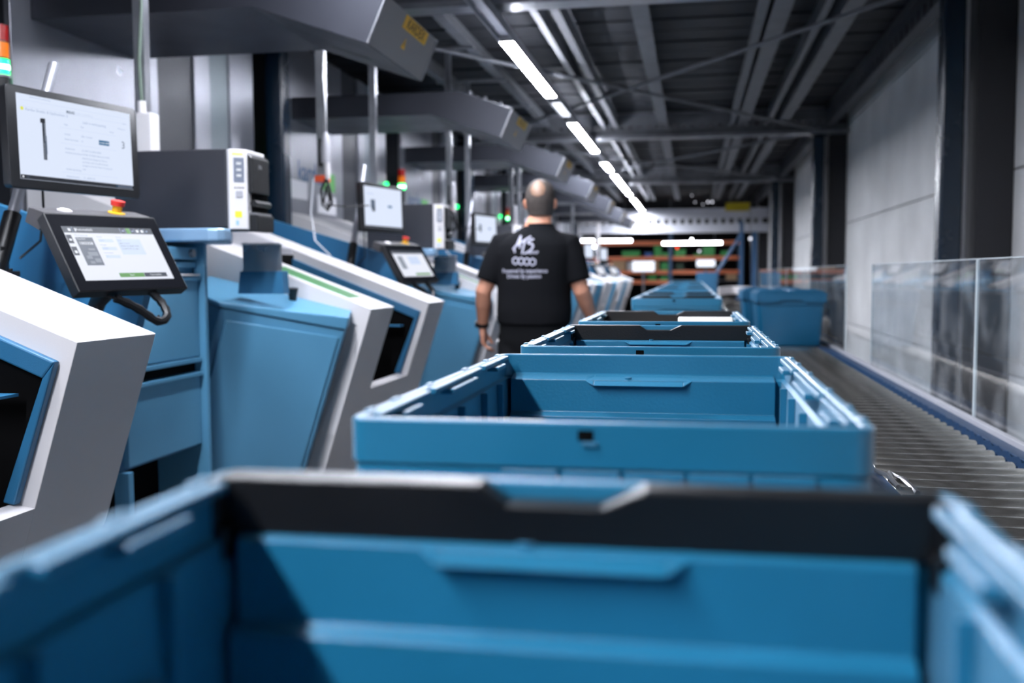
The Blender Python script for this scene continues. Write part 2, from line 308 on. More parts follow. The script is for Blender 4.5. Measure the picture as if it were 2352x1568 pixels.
# ================================================================== CRATES
def rrect(x0, x1, y0, y1, r, z, n=4):
    pts = []
    for (cx_, cy2, a0) in ((x1 - r, y1 - r, 0), (x0 + r, y1 - r, 90), (x0 + r, y0 + r, 180), (x1 - r, y0 + r, 270)):
        for i in range(n + 1):
            a = math.radians(a0 + 90 * i / n); pts.append((cx_ + r * math.cos(a), cy2 + r * math.sin(a), z))
    return pts
CW, CL, CH = 0.398, 0.64, 0.318     # local crate: x -CW/2..CW/2, y 0..CL, z 0..CH
def crate(label, flap_far, flap_near=False, loc=(-0.067, 0.74, 0.84)):
    t = thing('crate', label, 'crate', loc, 'blue crates lined up on the conveyor')
    L = (0, 0, 0); hw = CW / 2
    def ring(ins, z, r): return rrect(-hw + ins, hw - ins, ins, CL - ins, r, z)
    q = MB()
    q.rings([ring(0.020, 0.0, 0.02), ring(0.014, 0.012, 0.02), ring(0.008, CH - 0.052, 0.02), ring(0.001, CH - 0.050, 0.02), ring(0.001, CH - 0.038, 0.02), ring(0.004, CH - 0.036, 0.016),
             ring(0.0, CH - 0.034, 0.016), ring(0.0, CH - 0.0015, 0.016), ring(0.0015, CH, 0.015), ring(0.0075, CH, 0.01), ring(0.009, CH - 0.0015, 0.01),
             ring(0.0095, CH - 0.030, 0.01), ring(0.014, CH - 0.033, 0.008), ring(0.019, 0.03, 0.006), ring(0.022, 0.012, 0.006)], cap=True)
    body = q.build('shell', BLUE, t, origin=L, smooth=True)
    # long sides: ledges and ribs
    g = MB()
    for s in (-1, 1):
        g = MB(); xi = s * (hw - 0.0095); a, b = sorted((xi, xi - s * 0.008))
        for (y0, y1) in ((0.035, 0.19), (0.21, 0.43), (0.45, 0.605)):
            g.box(a, b, y0, y1, CH - 0.006, CH - 0.0005)
            g.box(min(xi, xi - s * 0.014), max(xi, xi - s * 0.014), y0 + 0.05, y1 - 0.05, CH - 0.012, CH - 0.0065)
        for yc in (0.10, 0.20, 0.32, 0.44, 0.54):
            xo = s * (hw - 0.014); g.box(min(xo, xo - s * 0.0085), max(xo, xo - s * 0.0085), yc - 0.002, yc + 0.002, 0.03, CH - 0.033)
        for yc in (0.15, 0.38, 0.49):
            xo = s * (hw - 0.014)
            g.box(min(xo, xo - s * 0.011), max(xo, xo - s * 0.011), yc - 0.035, yc + 0.035, CH - 0.085, CH - 0.079)
        for yc in (0.05, 0.12, 0.24, 0.40, 0.52, 0.6):
            g.box(min(s * hw * 0.999, s * (hw - 0.006)), max(s * hw * 0.999, s * (hw - 0.006)), yc - 0.010, yc + 0.010, CH, CH + 0.0014)
        g.build('rim_relief', BLUE, t, origin=L, bevel=0.0008, seg=1)
    # end walls: two inner ledges with a cut-out in the upper one
    for far in (0, 1):
        g = MB()
        yw = CL - 0.0095 if far else 0.0095; sg = -1 if far else 1
        def bx(x0, x1, d0, d1, z0, z1): g.box(x0, x1, *sorted((yw + sg * d0, yw + sg * d1)), z0, z1)
        X0 = hw - 0.020
        def D(pts): return [(yw + sg * d_, z_) for d_, z_ in pts]
        g.prism(D([(-0.004, CH - 0.022), (0.002, CH - 0.027), (0.022, CH - 0.0325), (0.022, CH - 0.077), (0.033, CH - 0.0815), (0.033, 0.012), (-0.004, 0.012)]), -X0, X0 - 0.003, 'x')
        # trapezoid lip
        g.prism(D([(0.003, CH - 0.0262), (0.034, CH - 0.0390), (0.0215, CH - 0.0400), (0.003, CH - 0.0415)]), -0.064, 0.056, 'x')
        for s_ in (-1, 1):
            xa = -0.064 if s_ < 0 else 0.056; xb = xa + s_ * 0.012
            A_ = [(xa, *p) for p in D([(0.003, CH - 0.0262), (0.034, CH - 0.0390), (0.0215, CH - 0.0400)])]; B_ = [(xb, *p) for p in D([(0.003, CH - 0.0264), (0.0220, CH - 0.0322), (0.0215, CH - 0.0345)])]
            g.rings([A_, B_])
        o = g.build('end_ledge', BLUE, t, origin=L, bevel=0.001, seg=2)
        gl = MB(); gl.tube([(-0.018, yw + sg * 0.016, CH - 0.038), (-0.018, yw + sg * 0.016, CH - 0.029)], 0.005, 10); gl.build('latch_stud', BLUE, t, origin=L, smooth=True)
    # front lock hole + lip
    g = B(-0.017, -0.005, -0.0006, 0.004, CH - 0.0135, CH - 0.0055); g.build('lock_hole', VOID, t, origin=L)
    g = B(-0.014, -0.002, -0.003, 0.001, CH - 0.0175, CH - 0.0145); g.build('lock_lip', BLUE, t, origin=L, bevel=0.001)
    g = MB()
    for i in range(5): g.box(-0.075 + i * 0.047, -0.075 + i * 0.047 + 0.043, -0.0045, 0.002, CH - 0.045, CH - 0.036)
    g.build('grip_rib', BLUE, t, origin=L, bevel=0.001)
    def flap(y0, y1, top, bot, clips=True):
        f = MB(); x0, x1 = -hw + 0.008, hw - 0.010
        nA, nB, nC, nD = -0.044, -0.028, 0.022, 0.044
        f.prism([(x0, bot), (x1, bot), (x1, top), (nD, top), (nC, top - 0.010), (nB, top - 0.010), (nA, top), (x0, top)], y0, y1, 'y')
        if clips:
            f.prism([(x0 - 0.002, bot + 0.006), (x0 + 0.010, bot + 0.006), (x0 + 0.007, bot - 0.014), (x0 + 0.001, bot - 0.008)], y0 - 0.012, y1 - 0.006, 'y')
            f.prism([(x1 + 0.002, bot + 0.006), (x1 - 0.008, bot + 0.006), (x1 - 0.005, bot - 0.014), (x1 + 0.001, bot - 0.008)], y0 - 0.012, y1 - 0.006, 'y')
            f.prism([(x0 - 0.001, top), (x0 + 0.004, top), (x0 + 0.004, bot), (x0 - 0.001, bot)], y0 - 0.012, y1, 'y')
            f.prism([(x1 + 0.001, top), (x1 - 0.004, top), (x1 - 0.004, bot), (x1 + 0.001, bot)], y0 - 0.012, y1, 'y')
        f.build('flap', BLACKP, t, origin=L, bevel=0.0015, seg=2)
    if flap_far: flap(CL - 0.026, CL - 0.006, CH + 0.001, CH - 0.031)
    if flap_near: flap(0.0085, 0.016, CH - 0.0005, CH - 0.024, False)
    return t
c2 = crate('empty all-blue crate second from the camera, no black flap across its far end', False, True)
c1 = crate('nearest blue crate filling the foreground, with a thick black flap across its far end', True, False, (-0.067, -0.105, 0.84))
c3 = dup(c1, (0, 1.53 + 0.105, 0), 'blue crate third from the camera with a black flap along its far rim')
c4 = dup(c1, (0, 2.34 + 0.105, 0), 'blue crate fourth from the camera, holding a white packet against its black flap')
c5 = dup(c1, (0.0, 4.45 + 0.105, 0), 'blue crate fifth from the camera, first one beyond the gap in the row')
for k in range(12):
    dup(c2 if k % 3 else c1, (random.uniform(-.004, .004), 5.28 + k * 0.72 - (0.74 if k % 3 else -0.105), 0), 'blue crate in the tight far run of the row, %s of that run' % ORD[k].replace('nearest', 'first'))
# white packet in crate 4
q = MB(); prof = [(-0.012, -0.016), (-0.018, 0.0), (-0.012, 0.016), (0.012, 0.017), (0.018, 0.0), (0.012, -0.017)]
q.rings([[(0.0 + dx, 2.60 + dy * 1.6, 1.142 + dz * 0.9) for dy, dz in prof] for dx in (-0.035, -0.030, 0.098, 0.103)])
pk = q.build('white_packet', mat('white_wrap', (240, 238, 228), 0.4), None, origin=(0.035, 2.60, 1.142), bevel=0.004, seg=3)
tag(pk, 'white wrapped packet lying across the fourth crate from the camera', 'packet')
q = B(-0.03, 0.10, 2.40, 2.92, 1.09, 1.127)
tag(q.build('carton', WBOX, origin=(0.035, 2.66, 1.09), bevel=0.003), 'flat white carton under the white packet inside the fourth crate', 'carton')
q = B(-0.19, 0.06, 2.42, 2.9, 0.853, 1.089)
tag(q.build('carton', TAN, origin=(-0.06, 2.66, 0.853), bevel=0.003), 'brown carton filling the bottom of the fourth crate', 'carton')

# ================================================================== CONVEYORS
def roller_mesh(L_, r=0.0235):
    q = MB(); q.tube([(0, 0, 0), (0.004, 0, 0), (0.006, 0, 0), (L_ - 0.006, 0, 0), (L_ - 0.004, 0, 0), (L_, 0, 0)], [r * 0.6, r * 0.93, r, r, r * 0.93, r * 0.6], 14)
    me = q.mesh('roller'); me.materials.append(CHROME)
    for p in me.polygons: p.use_smooth = True
    me.set_sharp_from_angle(angle=math.radians(50))
    return me
cv = thing('roller_conveyor', 'steel roller conveyor along the right side with acrylic guards', 'conveyor', (0.57, 6, 0), None)
rm = roller_mesh(0.325)
y = 0.62; n = 0
while y < 18.0 and n < 225:
    o = bpy.data.objects.new('roller', rm); COL.objects.link(o); o.parent = cv
    o.location = (0.40 - 0.57, y - 6, 0.815); y += 0.0775; n += 1
B(0.372, 0.397, 0.3, 18.2, 0.70, 0.845).build('side_rail', RAILM, cv, bevel=0.003)
q = B(0.725, 0.77, 0.3, 18.2, 0.70, 0.80); q.box(0.762, 0.80, 0.3, 18.2, 0.78, 0.832); q.build('side_rail', RAILM, cv, bevel=0.002)
B(0.80, 0.818, 0.3, 18.2, 0.70, 0.846).build('angle_profile', LGREY, cv, bevel=0.002)
q = MB(); y = 0.62
while y < 17.9:
    q.prism([(y - 0.030, 0.802), (y + 0.030, 0.802), (y + 0.030, 0.822), (y + 0.006, 0.836), (y - 0.02, 0.826)], 0.728, 0.757, 'x')
    q.tube([(0.724, y, 0.822), (0.734, y, 0.822)], 0.012, 8); y += 0.0775
cg = q.build('chain_guard', RAILM, cv); cg['kind'] = 'stuff'
for yb in (2.12,):
    q = MB(); q.tube([(0.404, yb, 0.846), (0.41, yb + 0.05, 0.85), (0.43, yb + 0.02, 0.845), (0.445, yb - 0.05, 0.83)], 0.006, 8); q.tube([(0.385, yb + 0.07, 0.852), (0.40, yb + 0.02, 0.852), (0.41, yb - 0.04, 0.84)], 0.005, 8)
    q.build('chrome_bracket', STEEL, cv, smooth=True)
for yy in (1.2, 3.6, 6.0, 8.4, 10.8, 13.2, 15.6):
    for xx in (0.38, 0.76):
        B(xx - 0.02, xx + 0.02, yy - 0.02, yy + 0.02, 0, 0.70).build('leg', GALVD, cv)
lv = thing('crate_conveyor', 'conveyor line under the long row of blue crates', 'conveyor', (-0.067, 6, 0), None)
q = MB(); y = -0.3
while y < 14.6: q.tube([(-0.285, y, 0.815), (0.15, y, 0.815)], 0.0245, 10); y += 0.0775
o = q.build('rollers', CHROME, lv, smooth=True); o['kind'] = 'stuff'; o.name = 'roller_bed'
for x0 in (-0.315, 0.153): B(x0, x0 + 0.028, -0.5, 14.8, 0.70, 0.838).build('side_rail', CABD, lv, bevel=0.003)
for yy in (1.2, 3.6, 6.0, 8.4, 10.8, 13.2):
    for xx in (-0.30, 0.167): B(xx - 0.02, xx + 0.02, yy - 0.02, yy + 0.02, 0, 0.70).build('leg', GALVD, lv)

# acrylic guards
gl = [(1.30, 3.135, 'nearest clear acrylic guard, at the right edge of the frame'), (3.145, 4.88, 'second clear acrylic guard, left of the bright vertical edge'), (5.68, 7.4, 'third clear acrylic guard, beside the blue containers'), (7.41, 9.2, 'fourth clear acrylic guard beyond the blue containers'), (9.21, 11.0, 'fifth clear acrylic guard'), (11.01, 12.8, 'sixth and farthest clear acrylic guard')]
for a, b, lb in gl:
    t = thing('acrylic_guard', lb, 'guard panel', (0.83, (a + b) / 2, 0.79), 'clear acrylic guards beside the conveyor')
    B(0.826, 0.831, a + 0.003, b - 0.003, 0.79, 1.306).build('pane', ACR, t)
    q = B(0.8255, 0.8315, a, a + 0.003, 0.79, 1.306); q.box(0.8255, 0.8315, b - 0.003, b, 0.79, 1.306); q.box(0.8255, 0.8315, a, b, 1.3062, 1.3085); q.build('polished_edge', ACRE, t)
    for yy in (a + 0.15, (a + b) / 2, b - 0.15):
        B(0.818, 0.826, yy - 0.02, yy + 0.02, 0.74, 0.83).build('clamp', GALV, t)
B(0.818, 0.834, 1.2, 12.9, 0.70, 0.79).build('guard_rail', LGREY, cv, bevel=0.001)

# lidded containers on the right conveyor
def container(loc, label):
    t = thing('lidded_container', label, 'container', loc, 'blue lidded containers on the right conveyor')
    L = (0, 0, 0)
    def ring(ix, z, r=0.02): return rrect(-0.2 + ix, 0.2 - ix, ix, 0.6 - ix, r, z)
    q = MB(); q.rings([ring(0.034, 0), ring(0.030, 0.008), ring(0.012, 0.235)], cap=True); q.build('tub', BLUED, t, origin=L, smooth=True)
    q = MB()
    q.prism([(-0.2, 0.255), (-0.075, 0.255), (-0.055, 0.268), (0.055, 0.268), (0.075, 0.255), (0.2, 0.255), (0.2, 0.312), (-0.2, 0.312)], 0.0, 0.02, 'y')
    q.prism([(-0.2, 0.255), (-0.075, 0.255), (-0.055, 0.268), (0.055, 0.268), (0.075, 0.255), (0.2, 0.255), (0.2, 0.312), (-0.2, 0.312)], 0.58, 0.6, 'y')
    q.box(-0.2, -0.18, 0.0201, 0.5799, 0.25, 0.312); q.box(0.18, 0.2, 0.0201, 0.5799, 0.25, 0.312)
    q.box(-0.185, 0.185, 0.015, 0.585, 0.236, 0.30)
    q.build('collar', BLUED, t, origin=L, bevel=0.003)
    for s in (-1, 1):
        q = MB(); q.box(min(0, s * 0.188), max(0, s * 0.188), 0.012, 0.588, 0.3125, 0.322)
        for i in range(3): q.box(*sorted((s * 0.02, s * 0.17)), 0.07 + i * 0.17, 0.17 + i * 0.17, 0.322, 0.327)
        q.build('lid_half', BLUED, t, origin=L, bevel=0.002)
    q = MB(); q.tube([(0, 0.015, 0.322), (0, 0.585, 0.322)], 0.006, 8); q.build('hinge', BLUED, t, origin=L)
    for s in (-1, 1): B(s * 0.19 - 0.007, s * 0.19 + 0.007, -0.006, 0.0, 0.265, 0.30).build('clip', BLUED, t, origin=L, bevel=0.002)
    return t
k1 = container((0.570, 6.0, 0.8405), 'blue lidded container on the right conveyor, in front of its pair')
k2 = dup(k1, (-0.045, 0.68, 0), 'blue lidded container on the right conveyor, half hidden behind the other')

# ================================================================== PICKING CONSOLES
X0, Z0, ST = -1.265, 1.132, 0.38
def topz(x): return Z0 + ST * (X0 - x)
def frontx(z): return X0 - 0.32 * (Z0 - z)
def console(k):
    yo = 2.194 + PITCH * k
    lb = ['nearest picking console at the left edge of the frame, dark opening in its white frame', 'picking console with the green label on its arm, second from the camera', 'third picking console, behind the man in black',
          'fourth picking console', 'fifth picking console', 'sixth picking console', 'seventh picking console', 'farthest picking console'][k]
    if k > 2: lb += ' in the blurred left row beyond the man'
    t = thing('picking_console', lb, 'console', (-1.9, yo - 0.6, 0), 'picking consoles in the left row')
    full = [(X0, Z0), (-2.79, topz(-2.79)), (-2.79, 0), (frontx(0), 0)]
    MB().prism(full, yo - 1.195, yo - 0.89).build('near_arm', WHITE, t, bevel=0.0015)
    MB().prism(full, yo - 0.31, yo).build('far_arm', WHITE, t, bevel=0.0015)
    # arm side cover, L shaped, facing the camera
    a, b = 0.062, 0.085
    q = MB(); q.prism([(X0, Z0), (-1.80, topz(-1.80)), (-1.80, topz(-1.80) - b), (X0 - a, Z0 - b + 0.02), (frontx(0.62) - a, 0.63), (frontx(0.62), 0.615)], yo - 1.204, yo - 1.1951)
    q.build('side_cover', WHITE, t, bevel=0.001)
    # green label in a shallow tray on the near arm
    def onslope(x0, x1, y0, y1, dz0, dz1): return [(x0, topz(x0) + dz0), (x1, topz(x1) + dz0), (x1, topz(x1) + dz1), (x0, topz(x0) + dz1)]
    q = MB(); q.prism(onslope(-1.38, -1.72, 0, 0, 0.0, 0.001), yo - 1.155, yo - 0.985); q.build('green_label', STICKG, t)['label'] = 'green printed label'
    q = MB(); q.prism(onslope(-1.345, -1.75, 0, 0, 0.0, 0.004), yo - 1.195, yo - 1.165); q.prism(onslope(-1.345, -1.365, 0, 0, 0.0, 0.004), yo - 1.1649, yo - 0.93); q.build('tray_lip', WHITE, t, bevel=0.001)
    # deck between the arms, behind the opening
    q = MB(); q.prism([(-1.97, topz(-1.97)), (-2.79, topz(-2.79)), (-2.79, 0.3), (-1.97, 0.3)], yo - 0.8899, yo - 0.3101); q.build('deck', LGREY, t)
    # front panel below the opening
    q = MB(); q.prism([(frontx(0.775), 0.775), (frontx(0.775) - 0.05, 0.785), (frontx(0) - 0.05, 0), (frontx(0), 0)], yo - 0.8899, yo - 0.3101); q.build('front_panel', WHITE, t, bevel=0.001)
    # interior
    q = B(-1.969, -1.45, yo - 0.888, yo - 0.312, 0.55, 0.56); q.box(-1.969, -1.96, yo - 0.888, yo - 0.312, 0.56, topz(-1.97) - 0.03)
    for yy in (yo - 0.889, yo - 0.314):
        q.prism([(X0 - 0.06, Z0 - 0.055), (-1.97, topz(-1.97) - 0.075), (-1.97, 0.56), (frontx(0.775) - 0.07, 0.56), (frontx(0.775) - 0.055, 0.79)], yy, yy + 0.0035)
    q.build('interior', VOID, t)
    # blue trim frame on both reveals
    def trim(yy, d):
        q = MB()
        a1, b1, a2, b2 = 0.036, 0.040, 0.066, 0.075
        q.prism([(X0 - a1 - 0.005, Z0 - b1), (-1.97, topz(-1.97) - b1 - 0.004), (-1.97, topz(-1.97) - b2 - 0.01), (X0 - a2 - 0.005, Z0 - b2)], yy, yy + d)
        q.prism([(X0 - a1 - 0.005, Z0 - b1), (X0 - a2 - 0.005, Z0 - b2), (frontx(0.79) - a2, 0.79), (frontx(0.785) - a1, 0.785)], yy, yy + d)
        q.build('opening_trim', CABD, t, bevel=0.004)
    trim(yo - 0.332, 0.0215); trim(yo - 0.8895, 0.02)
    # small bracket and light bar inside
    B(-1.50, -1.385, yo - 0.40, yo - 0.34, 1.020, 1.026).build('bracket', CABD, t)
    q = MB(); q.obox((-1.52, yo - 0.55, 1.03), (1, 0, -0.25), (0, 1, 0), (0.25, 0, 1), 0.075, 0.03, 0.008); q.build('light_bar', LGREY, t, bevel=0.004)
    # blue side shroud behind the far arm
    q = MB(); q.prism([(-1.60, 1.22), (-1.605, 1.32), (-1.66, 1.365), (-2.79, 1.70), (-2.79, 0.02), (-1.95, 0.02)], yo + 0.525, yo + 0.565)
    q.build('side_shroud', CABD, t, bevel=0.003)
    q = MB(); q.prism([(-1.62, 1.10), (-2.79, 1.53), (-2.79, 0), (-1.95, 0), (-1.78, 0.8)], yo + 0.001, yo + 0.5249)
    q.build('side_table', CABD, t, bevel=0.003)
    return t
CON = [console(k) for k in range(8)]

# blue control cabinet nestled against the near arm (camera side) of consoles 2..8
def front_cabinet(k, proto=None):
    lb = ['large light blue side cabinet with a black knob, left of the foreground crates', 'blue side cabinet partly behind the man, with a lit top', 'third blue side cabinet', 'fourth blue side cabinet', 'fifth blue side cabinet', 'sixth blue side cabinet', 'seventh blue side cabinet'][k]
    if k > 1: lb += ' in the far left row, a narrow blue band between consoles'
    if proto: return dup(proto, (0, PITCH * k, 0), lb)
    t = thing('side_cabinet', lb, 'cabinet', (-1.6, 3.7, 0), 'blue side cabinets between the consoles')
    plan = [(-1.314, 3.70), (-1.345, 3.824), (-1.95, 3.824), (-1.95, 3.56), (-1.728, 3.44)]
    def ring(z_or_top, sh, ins=0):
        r = []
        for x, y in plan:
            z = (1.095 + 0.235 * (-1.272 - x) + 0.12 * (y - 3.70)) if z_or_top == 'top' else ((1.045 + 0.235 * (-1.272 - x)) if z_or_top == 'band' else z_or_top)
            r.append((x - 0.32 * (1.095 - min(z, 1.095)), y, z))
        return r
    q = MB(); q.rings([ring('band', 0), ring('top', 0)]); q.build('top_cover', CABB, t, bevel=0.006, seg=3)
    low = []
    plan2 = [(-1.322, 3.706), (-1.352, 3.822), (-1.945, 3.822), (-1.945, 3.57), (-1.728, 3.45)]
    def r2(f):
        out = []
        for x, y in plan2:
            z = 1.0405 + 0.235 * (-1.272 - x) if f is None else f
            out.append((x - 0.32 * (1.095 - min(z, 1.095)), y, z))
        return out
    q = MB(); q.rings([r2(0.02), r2(None)]); q.build('body', CABB, t, bevel=0.004)
    # raised side door on the camera-facing face
    p0, p1 = Vector((-1.336, 3.698, 0)), Vector((-1.712, 3.460, 0))
    d = []
    for (p, z) in ((p0, 1.028), (p1, 1.105), (p1, 0.10), (p0, 0.10)):
        d.append(Vector((p.x - 0.32 * (1.095 - min(z, 1.095)), p.y, z)))
    nrm = Vector((0.53, -0.85, 0)).normalized() * 0.010
    q = MB(); q.rings([[tuple(v) for v in d], [tuple(v + nrm) for v in d]]); q.build('door', CABB, t, bevel=0.005, seg=3)
    q = MB(); q.tube([(-1.572, 3.76, 1.155), (-1.568, 3.757, 1.18), (-1.566, 3.752, 1.218)], [0.016, 0.016, 0.023], 14); q.build('knob', BLK, t, smooth=True)['label'] = 'black rubber knob'
    q = MB(); q.obox((-1.60, 3.55, 1.335), (1, 0, -0.05), (0, 0, 1), (0, 1, 0), 0.077, 0.055, 0.004); q.build('steel_plate', STEEL, t, bevel=0.001)['label'] = 'polished steel plate'
    B(-1.678, -1.522, 3.535, 3.56, 1.385, 1.392).build('plate_edge', WHITE, t, bevel=0.001)
    q = MB(); q.prism([(-1.69, 1.285), (-1.52, 1.285), (-1.515, 1.20), (-1.70, 1.20)], 3.545, 3.6); q.build('plate_base', CABD, t, bevel=0.002)
    return t
fc0 = front_cabinet(0)
for k in range(1, 7): front_cabinet(k, fc0)

# drawer cabinet between consoles
def drawer_cabinet():
    t = thing('drawer_cabinet', 'light blue drawer cabinet behind the nearest control screen', 'cabinet', (-2.0, 2.85, 0), 'light blue drawer cabinets between the consoles')
    y0, y1, xf = 2.79, 3.285, -1.745
    B(-2.75, xf, y0, y1, 0.66, 1.30).build('carcass', CABD, t, bevel=0.002)
    B(-2.75, -1.90, y0, y1, 0.0, 0.66).build('gap_shade', VOID, t)  # black block stands for the shaded gap under the drawers
    B(-2.75, xf + 0.045, y1, y1 + 0.022, 0.02, 1.3835).build('end_panel', CABB, t, bevel=0.003)
    B(xf - 0.02, xf + 0.03, y0, y0 + 0.03, 0.02, 0.66).build('corner_post', CABB, t, bevel=0.003)
    q = B(-2.4, xf + 0.02, y0, y1 - 0.001, 1.325, 1.368); r_ = q.build('top_rail', CABB, t, bevel=0.003)
    q = MB(); q.tube([(xf + 0.018, y1 - 0.05, 1.347), (xf + 0.034, y1 - 0.05, 1.347)], 0.014, 12); q.build('catch', STEEL, t, smooth=True)
    B(xf - 0.05, xf + 0.014, y0, y1 - 0.001, 1.298, 1.318).build('slot_rail', CABB, t, bevel=0.002)
    for (za, zb) in ((0.985, 1.268), (0.672, 0.93)):
        q = B(xf + 0.0005, xf + 0.022, y0 + 0.02, y1 - 0.006, za, zb); dr = q.build('drawer_front', CABB, t, bevel=0.003)
        B(xf + 0.0221, xf + 0.034, y0 + 0.02, y1 - 0.006, zb - 0.014, zb).build('pull_lip', CABB, dr, bevel=0.002)
    q = B(xf + 0.001, xf + 0.03, y0 + 0.02, y1 - 0.006, 0.965, 0.981); q.build('rail', CABB, t, bevel=0.002)
    B(xf + 0.001, xf + 0.003, y0 + 0.02, y1 - 0.006, 0.932, 0.963).build('slot_shade', VOID, t)  # black sheet stands for the shade in the slot
    return t
dc = drawer_cabinet()
dup(dc, (0, PITCH, 0), 'light blue drawer cabinet behind the second console')
dup(dc, (0, 2 * PITCH, 0), 'light blue drawer cabinet behind the third console, beside the man')
tag(B(-1.744, -1.708, 3.12, 3.268, 1.2685, 1.276).build('highlight_slab', WHITE, origin=(-1.725, 3.2, 1.2685), bevel=0.002), 'white paper shaped as a slab on the nearest drawer cabinet', 'highlight')  # white slab stands for the bright highlight on the drawer lip

# label printer on a tray
def printer():
    t = thing('label_printer', 'black and white label printer beside the nearest monitor', 'printer', (-1.75, 3.42, 1.43), 'label printers beside the monitors')
    B(-2.05, -1.614, 3.30, 3.47, 1.437, 1.715).build('housing', mat('printer_black', (34, 35, 42), 0.5, 0, 0.04, 6, 0.3, 800), t, bevel=0.006, seg=3)
    q = MB(); q.prism([(-1.6135, 3.30), (-1.600, 3.288), (-1.548, 3.322), (-1.548, 3.47), (-1.6135, 3.47)], 1.432, 1.712, 'z'); fr = q.build('front_panel', WHITE, t, bevel=0.004, seg=3)
    u = Vector((0.052, 0.034, 0)).normalized(); n = Vector((0.547, -0.837, 0)).normalized()
    c = Vector((-1.572, 3.3063, 1.64))
    MB().obox(c + n * 0.001, u, (0, 0, 1), n, 0.018, 0.042, 0.0012).build('display', mat('lcd_grey', (120, 126, 140), 0.3), fr)
    for dz in (0.022, 0, -0.02): MB().obox(c + n * 0.003 + Vector((0, 0, dz)), u, (0, 0, 1), n, 0.008, 0.004, 0.0006).build('display_mark', E_WH, fr)
    MB().obox(c + n * 0.001 + Vector((0, 0, -0.085)), u, (0, 0, 1), n, 0.012, 0.012, 0.002).build('button', LGREY, fr, bevel=0.001)
    for i in range(4): MB().obox(c + n * 0.001 + Vector((0, 0, -0.062)) + u * (i - 1.5) * 0.009, u, (0, 0, 1), n, 0.003, 0.0015, 0.001).build('small_key', BLK, fr)
    MB().obox(c + n * 0.001 + Vector((0, 0, -0.155)) - u * 0.004, u, (0, 0, 1), n, 0.012, 0.011, 0.0008).build('yellow_sticker', mat('bright_yellow', (226, 228, 60), 0.5), fr)
    MB().obox(c + n * 0.001 + Vector((0, 0, 0.055)) - u * 0.004, u, (0, 0, 1), n, 0.018, 0.0025, 0.0006).build('yellow_stripe', mat('bright_yellow', (226, 228, 60), 0.5), fr)
    MB().obox(c + n * 0.001 + Vector((0, 0, -0.185)) - u * 0.008, u, (0, 0, 1), n, 0.005, 0.008, 0.0008).build('blue_sticker', mat('pale_blue', (150, 190, 226), 0.5), fr)
    q = MB(); q.prism([(-1.5475, 1.70), (-1.530, 1.685), (-1.530, 1.56), (-1.5475, 1.56)], 3.326, 3.47, 'y'); dr = q.build('door', BLK, t, bevel=0.004)
    textmb('396', 0.022, (-1.5298, 3.39, 1.655), (0, 1, 0), (0, 0, 1)).build('door_mark', LGREY, dr)
    q = B(-1.5475, -1.538, 3.35, 3.47, 1.432, 1.559); q.build('throat', VOID, t)
    MB().tube([(-1.535, 3.34, 1.525), (-1.535, 3.4699, 1.525)], 0.012, 14).build('platen', BLACKP, t, smooth=True)
    B(-1.5475, -1.515, 3.33, 3.47, 1.425, 1.485).build('tear_bar', BLK, t, bevel=0.004)
    B(-1.5475, -1.520, 3.332, 3.46, 1.4855, 1.492).build('blade', STEEL, t)
    B(-1.99, -1.56, 3.33, 3.46, 1.43, 1.4365).build('feet', BLK, t)
    return t
pr = printer()
for k, lb in enumerate(['black and white label printer between the second and third monitors', 'black and white label printer behind the man']): dup(pr, (0, PITCH * (k + 1), 0), lb)
def tray():
    t = thing('printer_tray', 'grey-blue tray carrying the nearest label printer', 'tray', (-1.8, 3.3, 1.38), 'trays under the label printers')
    q = MB(); q.prism([(-2.1, 3.12), (-1.60, 3.12), (-1.568, 3.13), (-1.556, 3.155), (-1.560, 3.21), (-1.68, 3.47), (-2.1, 3.47)], 1.384, 1.4295, 'z')
    q.build('plate', mat('tray_grey_blue', (128, 160, 188), 0.3, 0.2), t, bevel=0.008, seg=3)
    return t
tr = tray(); dup(tr, (0, PITCH, 0), 'grey-blue tray carrying the second label printer'); dup(tr, (0, 2 * PITCH, 0), 'grey-blue tray carrying the third label printer')

